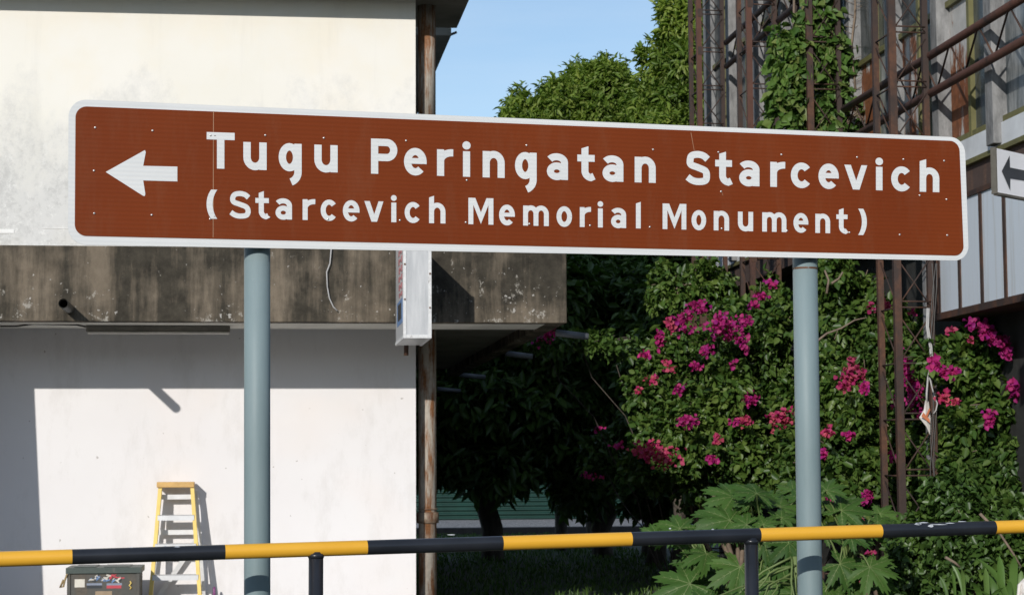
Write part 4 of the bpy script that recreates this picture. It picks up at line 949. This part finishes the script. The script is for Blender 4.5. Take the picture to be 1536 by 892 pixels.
def bract_cluster(px, py, rx, ry, d, n):
    c, R = px_lobe(px, py, rx, ry, d); R = R.copy(); R[1] = min(R[0], R[2])
    k = max(2, n//18); sub = c+rand_dirs(k)*R*RNG.uniform(0.3, 1.0, (k, 1)); P = sub[RNG.integers(0, k, n)]+RNG.normal(size=(n, 3))*R*0.32
    D = rand_dirs(n)+np.array(-Dx)*0.4; N = nrm(rand_dirs(n)*0.8+np.array(-Dx)*0.8+np.array([0, 0, .4])); s = 0.75+0.5*RNG.random(n)
    return leaf_geo(P, D, N, 0.052*s, 0.052*s, 0.3, 0.1)
def join(gs):
    V = []; F = []; o = 0
    for v, f in gs: V.append(v); F.append(f+o); o += len(v)
    return np.concatenate(V), np.concatenate(F)
def shrub(label, lobes, d_base, px_base, ntuft, mag, red, cat='bougainvillea', seed=1, leaf=(0.088, 0.056), mat=None, name='bougainvillea', stem='twig'):
    l, _ = at_d(px_base, 704, d_base); base = W(l, d_base, 0); T = thing(name, base, label, cat)
    m = MB()
    for k, (c, r) in enumerate(lobes):
        limb(m, base+Vector((0.1*math.sin(k*2), 0.1*math.cos(k*2), -0.05)), Vector(c), 0.035 if stem == 'twig' else 0.011, 0.012 if stem == 'twig' else 0.004, 0.3, 6, seed+k)
        for j in range(5):
            dv = Vector(rand_dirs(1)[0]); dv.z = abs(dv.z); e = Vector(c)+Vector((dv.x*r[0], dv.y*r[1], dv.z*r[2]))*1.0
            limb(m, Vector(c), e, 0.011, 0.004, 0.1, 4, seed+k*7+j)
    m.build('stems', M[stem], T)
    V, F = foliage(clumps(lobes, 15, 0.18, 0.42, 1.12), int(ntuft*1.0), 7, leaf[0], leaf[1], 0.3, 0.11, 0.4, 0.55, 0.5); np_mesh('leaves', V, F, mat or M['leaf_shrub'], T)
    for q in mag: V, F = bract_cluster(*q); np_mesh('flower_cluster', V, F, M['bract'], T)
    for q in red: V, F = bract_cluster(*q); np_mesh('flower_cluster', V, F, M['bractred'], T)
    return T
dS = 23.3
def cl(lst, d): return [(x, y, rx, ry, d, n) for x, y, rx, ry, n in lst]
shrub('large bougainvillea with magenta clusters left of the right sign post', [px_lobe(1080, 560, 85, 90, 24.6), px_lobe(1140, 500, 70, 85, 24.6), px_lobe(1040, 640, 80, 90, 24.4), px_lobe(1130, 650, 90, 100, 24.2), px_lobe(1020, 520, 45, 45, 24.6), px_lobe(1170, 600, 70, 110, 24.4), px_lobe(1015, 435, 40, 40, 26), px_lobe(1065, 425, 40, 35, 26), px_lobe(972, 600, 30, 45, 24.8), px_lobe(985, 700, 40, 45, 24.8)], 25, 1110, 5200,
      cl([(1047, 465, 18, 10, 70), (1025, 482, 20, 16, 90), (1095, 500, 28, 24, 170), (1082, 478, 10, 10, 35), (1113, 512, 12, 12, 50), (1126, 480, 13, 8, 45), (1140, 440, 10, 7, 26), (1150, 428, 14, 8, 24), (1135, 455, 10, 7, 24), (1060, 526, 11, 8, 36), (1040, 545, 9, 7, 30), (990, 512, 10, 14, 50), (968, 535, 9, 6, 22), (1125, 602, 13, 9, 60), (1035, 632, 20, 10, 80), (1110, 632, 13, 8, 30), (1022, 585, 12, 7, 24), (1065, 692, 12, 10, 44), (1100, 545, 5, 12, 12), (935, 668, 10, 7, 14)], dS),
      cl([(1005, 498, 12, 14, 45), (1118, 628, 12, 10, 40), (1175, 628, 22, 14, 110), (985, 680, 28, 19, 200), (975, 572, 6, 10, 18), (957, 583, 6, 6, 14), (1075, 660, 8, 6, 20), (1000, 552, 9, 12, 20)], dS-0.1), seed=21)
shrub('bougainvillea around the base of the near lattice tower', [px_lobe(1270, 480, 65, 90, 22.2), px_lobe(1290, 600, 75, 90, 22), px_lobe(1370, 560, 80, 90, 21.8), px_lobe(1260, 700, 80, 90, 21.4), px_lobe(1360, 700, 90, 100, 21.2), px_lobe(1235, 560, 50, 100, 22.2)], 22.3, 1300, 5200,
      cl([(1299, 582, 8, 8, 36), (1355, 560, 14, 22, 110), (1372, 592, 16, 22, 110), (1355, 605, 14, 10, 40), (1233, 682, 5, 8, 22), (1300, 746, 11, 9, 70), (1340, 690, 9, 8, 26), (1272, 652, 10, 8, 34), (1242, 755, 6, 10, 20), (1393, 727, 8, 6, 16), (1440, 715, 9, 14, 50), (1448, 748, 10, 10, 48)], 20.6),
      cl([(1280, 558, 20, 15, 95), (1272, 575, 16, 12, 60), (1313, 460, 14, 8, 22), (1330, 455, 9, 9, 20), (1372, 470, 6, 6, 8), (1382, 545, 6, 5, 10), (1241, 652, 8, 10, 36), (1290, 782, 14, 6, 40), (1305, 830, 10, 6, 14), (1280, 875, 6, 10, 18), (1323, 868, 4, 5, 8)], 20.6), seed=31)
shrub('bougainvillea spilling below the pale cladding at the right edge', [px_lobe(1460, 540, 60, 55, 19.4), px_lobe(1500, 620, 70, 80, 19.4), px_lobe(1440, 700, 60, 90, 19.6), px_lobe(1530, 740, 70, 90, 19.2), px_lobe(1450, 620, 50, 60, 19.8)], 19.6, 1480, 4000,
      cl([(1473, 497, 14, 14, 46), (1490, 505, 12, 14, 60), (1508, 515, 12, 12, 66), (1515, 527, 10, 8, 34), (1455, 488, 10, 6, 16), (1525, 585, 14, 16, 70), (1487, 627, 12, 10, 40), (1422, 560, 16, 10, 50), (1405, 550, 10, 14, 40), (1480, 772, 8, 6, 24), (1420, 778, 5, 6, 12), (1458, 842, 5, 5, 12), (1478, 858, 5, 5, 12)], 18.75),
      cl([(1415, 600, 12, 10, 20), (1435, 607, 9, 8, 16), (1456, 510, 5, 5, 8), (1428, 500, 5, 6, 8)], 18.7), seed=41, mat=M['leaf_shrub'])
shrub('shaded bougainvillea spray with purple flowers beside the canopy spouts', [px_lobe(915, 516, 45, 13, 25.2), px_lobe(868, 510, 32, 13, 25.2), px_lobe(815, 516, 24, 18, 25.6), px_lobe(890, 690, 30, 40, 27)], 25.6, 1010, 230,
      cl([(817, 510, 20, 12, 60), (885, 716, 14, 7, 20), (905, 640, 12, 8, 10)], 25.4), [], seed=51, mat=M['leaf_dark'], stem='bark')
shrub('dark low shrub at the foot of the right facade', [px_lobe(1450, 800, 80, 70, 18.6), px_lobe(1380, 830, 70, 60, 18.8), px_lobe(1530, 820, 60, 60, 18.4)], 18.7, 1440, 1700, [], [], 'shrub', 61, (0.075, 0.05), M['leaf_dark'], 'low_shrub')

# climbing vine on the second tower
dv = tower_d[1]+0.16
VN = thing('climbing_vine', W(l_t, tower_d[1], 0), 'leafy green climbing vine hanging on the second lattice tower', 'vine')
lob = [px_lobe(1225, 30, 34, 34, dv, 22), px_lobe(1185, 75, 26, 40, dv, 22), px_lobe(1205, 100, 34, 40, dv, 22), px_lobe(1245, 70, 38, 34, dv, 22), px_lobe(1250, 115, 26, 24, dv, 20), px_lobe(1180, 120, 20, 30, dv, 18), px_lobe(1200, 160, 20, 34, dv, 18),
       px_lobe(1238, 165, 16, 30, dv, 16), px_lobe(1262, 140, 16, 22, dv, 16), px_lobe(1245, 195, 22, 24, dv, 16), px_lobe(1195, 210, 24, 30, dv, 18), px_lobe(1290, 185, 16, 14, dv, 14), px_lobe(1225, -40, 40, 45, dv, 22), px_lobe(1205, 290, 25, 70, dv, 20), px_lobe(1165, 150, 14, 20, dv, 14), px_lobe(1275, 95, 18, 16, dv, 14), px_lobe(1170, 55, 12, 16, dv, 12), px_lobe(1280, 150, 12, 14, dv, 12), px_lobe(1168, 185, 12, 14, dv, 12), px_lobe(1268, 190, 16, 12, dv, 12)]
V, F = foliage(lob, 760, 5, 0.115, 0.08, 0.9, 0.10, 0.2, 0.5, 0.1); np_mesh('leaves', V, F, M['leaf_vine'], VN)
m = MB()
for k, (x0, x1) in enumerate(((1210, 1205), (1222, 1215), (1240, 1232), (1200, 1195))):
    m.tube([PD(x0+(x1-x0)*j/9+7*math.sin(j*1.7+k), 700-j*80, dv+0.1+0.05*math.sin(j+k)) for j in range(10)], 0.014, 6)
m.build('stems', M['twig'], VN)
m = MB()
pts = [PD(1280+3*math.sin(j*1.1), -20+j*22, dv-0.1) for j in range(8)]
m.tube(pts, 0.013, 6)
q = random.Random(2)
for j in range(42):
    a = q.choice(pts); a = a.lerp(q.choice(pts), q.random()*0.2); m.tube([a, a+Vector((q.uniform(-.12, .12), q.uniform(-.05, .05), q.uniform(-.02, .06)))], 0.003, 4)
o_ = PD(1295, 165, dv-0.1)
for j in range(60):
    e = o_+Vector((q.uniform(-.45, .35), q.uniform(-.1, .1), q.uniform(-.38, .08))); limb(m, o_+Vector((q.uniform(-.1, .1), 0, q.uniform(-.1, .1))), e, 0.006, 0.002, 0.1, 4, j)
m.build('dry_twigs', M['twig'], VN)

# lobed-leaf plants (palmate leaves on long stalks)
def palm_leaf(R, seed):
    q = random.Random(seed); lob = 7; V = [(0, 0, 0)]; out = []
    angs = [math.radians(-135+270*k/(lob-1)) for k in range(lob)]
    lens = [0.62, 0.82, 0.96, 1.0, 0.96, 0.82, 0.62]
    N = 182
    for i in range(N+1):
        a = math.radians(-155)+math.radians(310)*i/N; best = 0.40
        for k in range(lob):
            dlt = (a-angs[k]); u = abs(dlt)/(math.radians(270)/(lob-1)/2)
            r = lens[k]*max(0.0, 1-0.50*u**1.5) if u < 1.25 else 0
            if u < 1.0: r *= 1+0.10*math.cos(u*math.pi*5)
            best = max(best, r)
        out.append((best*math.sin(a), best*math.cos(a)))
    return out, angs, lens
def lobed_plant(label, base_px, d, leaves, seed):
    l, _ = at_d(base_px, 704, d); base = W(l, d, 0); T = thing('lobed_plant', base, label, 'plant', 'lobed leaf plants behind the barrier')
    q = random.Random(seed); b = MB(); st = MB()
    crown = base+Vector((0, 0, 0.75)); limb(st, base-Vector((0, 0, 0.05)), crown, 0.03, 0.02, 0, 5, seed)
    q2 = random.Random(seed+100); more = []
    leaves = [(a_, b_, c_*0.80, d_, e_) for a_, b_, c_, d_, e_ in leaves]
    for (px, py, sz, rot, tilt) in leaves+leaves: more.append((px+q2.uniform(-35, 35), py+q2.uniform(-10, 45), sz*q2.uniform(0.55, 0.8), rot+q2.uniform(-60, 60), tilt*q2.uniform(0.6, 1.0)))
    for i, (px, py, sz, rot, tilt) in enumerate(leaves+more):
        c = PD(px, py, d+q.uniform(-0.35, 0.25)); R = sz/FPX*d
        nv = (-Dx*q.uniform(0.55, 0.9)+Vector((0, 0, 1.0))*tilt+Lx*q.uniform(-0.4, 0.25)).normalized()
        up0 = (Vector((0, 0, 1))-nv*nv.z); yv = up0.normalized() if up0.length > .05 else Dx
        xv = yv.cross(nv).normalized(); an = math.radians(rot); y2 = yv*math.cos(an)+xv*math.sin(an); x2 = y2.cross(nv)
        out, angs, lens = palm_leaf(R, seed*31+i)
        def P(u, v, lift=0.0):
            r2 = u*u+v*v; return c+(x2*u+y2*v)*R-nv*(R*0.28*r2-lift)+nv*R*0.05*math.sin(7*math.atan2(u, v))*min(1, r2*2)
        base_i = len(b.v); vs = []
        for ring in (0.0, 0.35, 0.7, 1.0):
            if ring == 0: vs.append(P(0, 0))
            else: vs += [P(u*ring, v*ring) for u, v in out]
        n = len(out); fs = [(0, 1+k+1, 1+k) for k in range(n-1)]
        for rg in range(2):
            o1, o2 = 1+rg*n, 1+(rg+1)*n; fs += [(o1+k, o1+k+1, o2+k+1, o2+k) for k in range(n-1)]
        b.add(vs, fs, 0, True)
        for a, ln in zip(angs, lens):
            dx, dy = math.sin(a), math.cos(a); wv = 0.011
            pv = [P(dx*t+dy*wv*(1-t)*sg, dy*t-dx*wv*(1-t)*sg, R*0.012) for t in (0, 0.3, 0.6, 0.88*ln) for sg in (-1, 1)]
            b.add(pv, [(2*k, 2*k+1, 2*k+3, 2*k+2) for k in range(3)], 1)
            for t in (0.3, 0.5, 0.68):
                for sg in (-1, 1):
                    ex, ey = dx*(t+0.12)*ln+dy*sg*0.13*(1.1-t), dy*(t+0.12)*ln-dx*sg*0.13*(1.1-t)
                    s0 = (dx*t*ln, dy*t*ln); b.add([P(s0[0], s0[1], R*0.011), P(s0[0]+dx*0.02, s0[1]+dy*0.02, R*0.011), P(ex, ey, R*0.011)], [(0, 1, 2)], 1)
        limb(st, crown+Vector((q.uniform(-.03, .03), q.uniform(-.03, .03), q.uniform(-.25, 0))), c-nv*0.012, 0.010, 0.006, 0.25, 6, seed+i)
    b.build('leaves', [M['broad'], M['vein']], T); st.build('stalks', M['vein'], T)
lobed_plant('lobed leaf plant at the left end, its leaves drooping over dark ground', 1050, 17.6, [(1020, 792, 55, -60, 0.8), (1035, 875, 78, -110, 0.7), (1000, 800, 40, -95, 0.6), (1080, 860, 62, -20, 0.9), (1060, 830, 55, -150, 0.8)], 3)
lobed_plant('tallest lobed leaf plant, directly left of the right post', 1150, 17.2, [(1100, 745, 60, -50, 0.9), (1135, 740, 60, 15, 1.1), (1170, 760, 62, 60, 0.9), (1095, 780, 62, -95, 0.7), (1150, 790, 66, 150, 0.6), (1190, 735, 50, 40, 1.2), (1110, 850, 70, -160, 0.6), (1170, 840, 72, 160, 0.7), (1155, 880, 66, 200, 0.5)], 5)
lobed_plant('lobed leaf plant directly right of the right post', 1270, 17.4, [(1262, 765, 62, 40, 0.9), (1295, 790, 60, 90, 0.8), (1240, 735, 48, 10, 1.0), (1260, 845, 60, 120, 0.6), (1305, 850, 60, 150, 0.7), (1240, 880, 60, 200, 0.6), (1320, 770, 46, 70, 1.0)], 8)
lobed_plant('low lobed leaf plant between the barrier post and the dark ground', 1190, 16.8, [(1195, 890, 60, -170, 0.7), (1120, 905, 60, -130, 0.6), (1210, 930, 60, 170, 0.6), (1060, 905, 62, -120, 0.7)], 12)

# strap-leaved plants bottom right
def strap_plant(label, px, d, blades, seed):
    l, _ = at_d(px, 704, d); base = W(l, d, 0); T = thing('strap_leaf_plant', base, label, 'plant', 'strap leaved plants at the right edge')
    q = random.Random(seed); b = MB()
    for (tx, ty, wpx) in blades:
        tip = PD(tx, ty, d+q.uniform(-0.2, 0.2)); b0 = base+Vector((q.uniform(-.12, .12), q.uniform(-.1, .1), 0)); wv = wpx/FPX*d
        n = 9; sx = (Lx*math.cos(q.uniform(-.6, .6))+Dx*math.sin(q.uniform(-.6, .6))).normalized(); ls, ms, rs = [], [], []
        for k in range(n+1):
            t = k/n; p = b0.lerp(tip, t); out_ = Vector((tip.x-b0.x, tip.y-b0.y, 0)); p += Vector((0, 0, 1))*0.12*math.sin(t*math.pi)-out_*0.25*math.sin(t*math.pi)
            ww = wv*(0.35+0.65*math.sin(min(1, t*1.25)*math.pi*0.55))*(1-max(0, (t-0.72)/0.28)**1.6) if t < 1 else 0.0005
            ls.append(p-sx*ww/2); rs.append(p+sx*ww/2); ms.append(p+Dx*ww*0.18)
        o = len(ls); b.add(ls+ms+rs, [(k, o+k, o+k+1, k+1) for k in range(n)]+[(o+k, 2*o+k, 2*o+k+1, o+k+1) for k in range(n)], 0, True)
    b.build('leaves', M['strap'], T)
strap_plant('broad strap leaved plant left of the white bag', 1490, 16.6, [(1463, 835, 14), (1499, 832, 13), (1478, 850, 11), (1515, 870, 10), (1455, 870, 10), (1485, 862, 12), (1507, 880, 10), (1440, 880, 9), (1470, 890, 9)], 2)
strap_plant('strap leaved plant cut by the right edge', 1530, 16.8, [(1522, 832, 13), (1540, 828, 14), (1532, 855, 12), (1512, 850, 9), (1550, 840, 12), (1526, 880, 10), (1500, 895, 8)], 4)
strap_plant('thin bladed strap plant near the foot of the tower', 1432, 17.2, [(1420, 835, 7), (1428, 855, 6), (1442, 850, 6), (1408, 862, 6), (1450, 868, 6), (1435, 885, 6)], 6)
# white plastic bag
BG = MB(); c_ = PD(1541, 886, 16.2); q = random.Random(8)
rings = []
for i in range(7):
    t = i/6; r = 0.075*math.sin(math.pi*(0.12+0.83*t)); rings.append([c_+Vector((r*math.cos(2*math.pi*k/14)*(1+q.uniform(-.22, .22)), r*math.sin(2*math.pi*k/14), 0.10-0.24*t+q.uniform(-.012, .012))) for k in range(14)])
vs = [p for r in rings for p in r]; BG.add(vs, [(i*14+k, i*14+(k+1) % 14, (i+1)*14+(k+1) % 14, (i+1)*14+k) for i in range(6) for k in range(14)]+[tuple(range(14)), tuple(range(97, 83, -1))])
BG.tube([c_+Vector((-.03, 0, .09)), c_+Vector((-.07, -.02, .05)), c_+Vector((-.085, -.03, -.05)), c_+Vector((-.07, -.03, -.12))], [0.012, 0.016, 0.014, 0.006], 8)
tag(BG.build('plastic_bag', M['paper']), 'torn white plastic bag caught among strap leaves at the right edge', 'bag')
# grass under the trees: ground cover
n = 26000; lr = RNG.uniform(-2, 11, n); drr = RNG.uniform(21, 46, n)
ok = ~((lr < lc+0.1) & (drr > 19)) & ~(lr > LFc-0.2); lr, drr = lr[ok], drr[ok]; n = len(lr)
P = np.outer(lr, np.array(Lx))+np.outer(drr, np.array(Dx)); D = nrm(rand_dirs(n)*0.45+np.array([0, 0, 1.0])); N = rand_dirs(n)
V, F = leaf_geo(P, D, N, 0.05+0.06*RNG.random(n), 0.014+0.008*RNG.random(n), 0.2, 0.25)
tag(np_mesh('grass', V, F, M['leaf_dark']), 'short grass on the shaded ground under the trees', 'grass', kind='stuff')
# dry branches near the right sign post
b = MB()
for k, pl in enumerate(([(1215, 520), (1240, 500), (1262, 492), (1282, 480), (1300, 476)], [(1240, 440), (1243, 420), (1237, 405)], [(1247, 425), (1258, 418), (1264, 408)], [(1470, 770), (1500, 800), (1520, 830), (1532, 850)], [(1418, 835), (1432, 843), (1440, 850)])):
    dd = 20.5 if k < 3 else 17.2
    m_ = b; m_.tube([PD(x, y, dd) for x, y in pl], [0.014-0.002*j for j in range(len(pl))], 6)
tag(b.build('dry_branches', M['twig']), 'bare dry branches poking out of the shrubs around the right post', 'branches', kind='stuff')
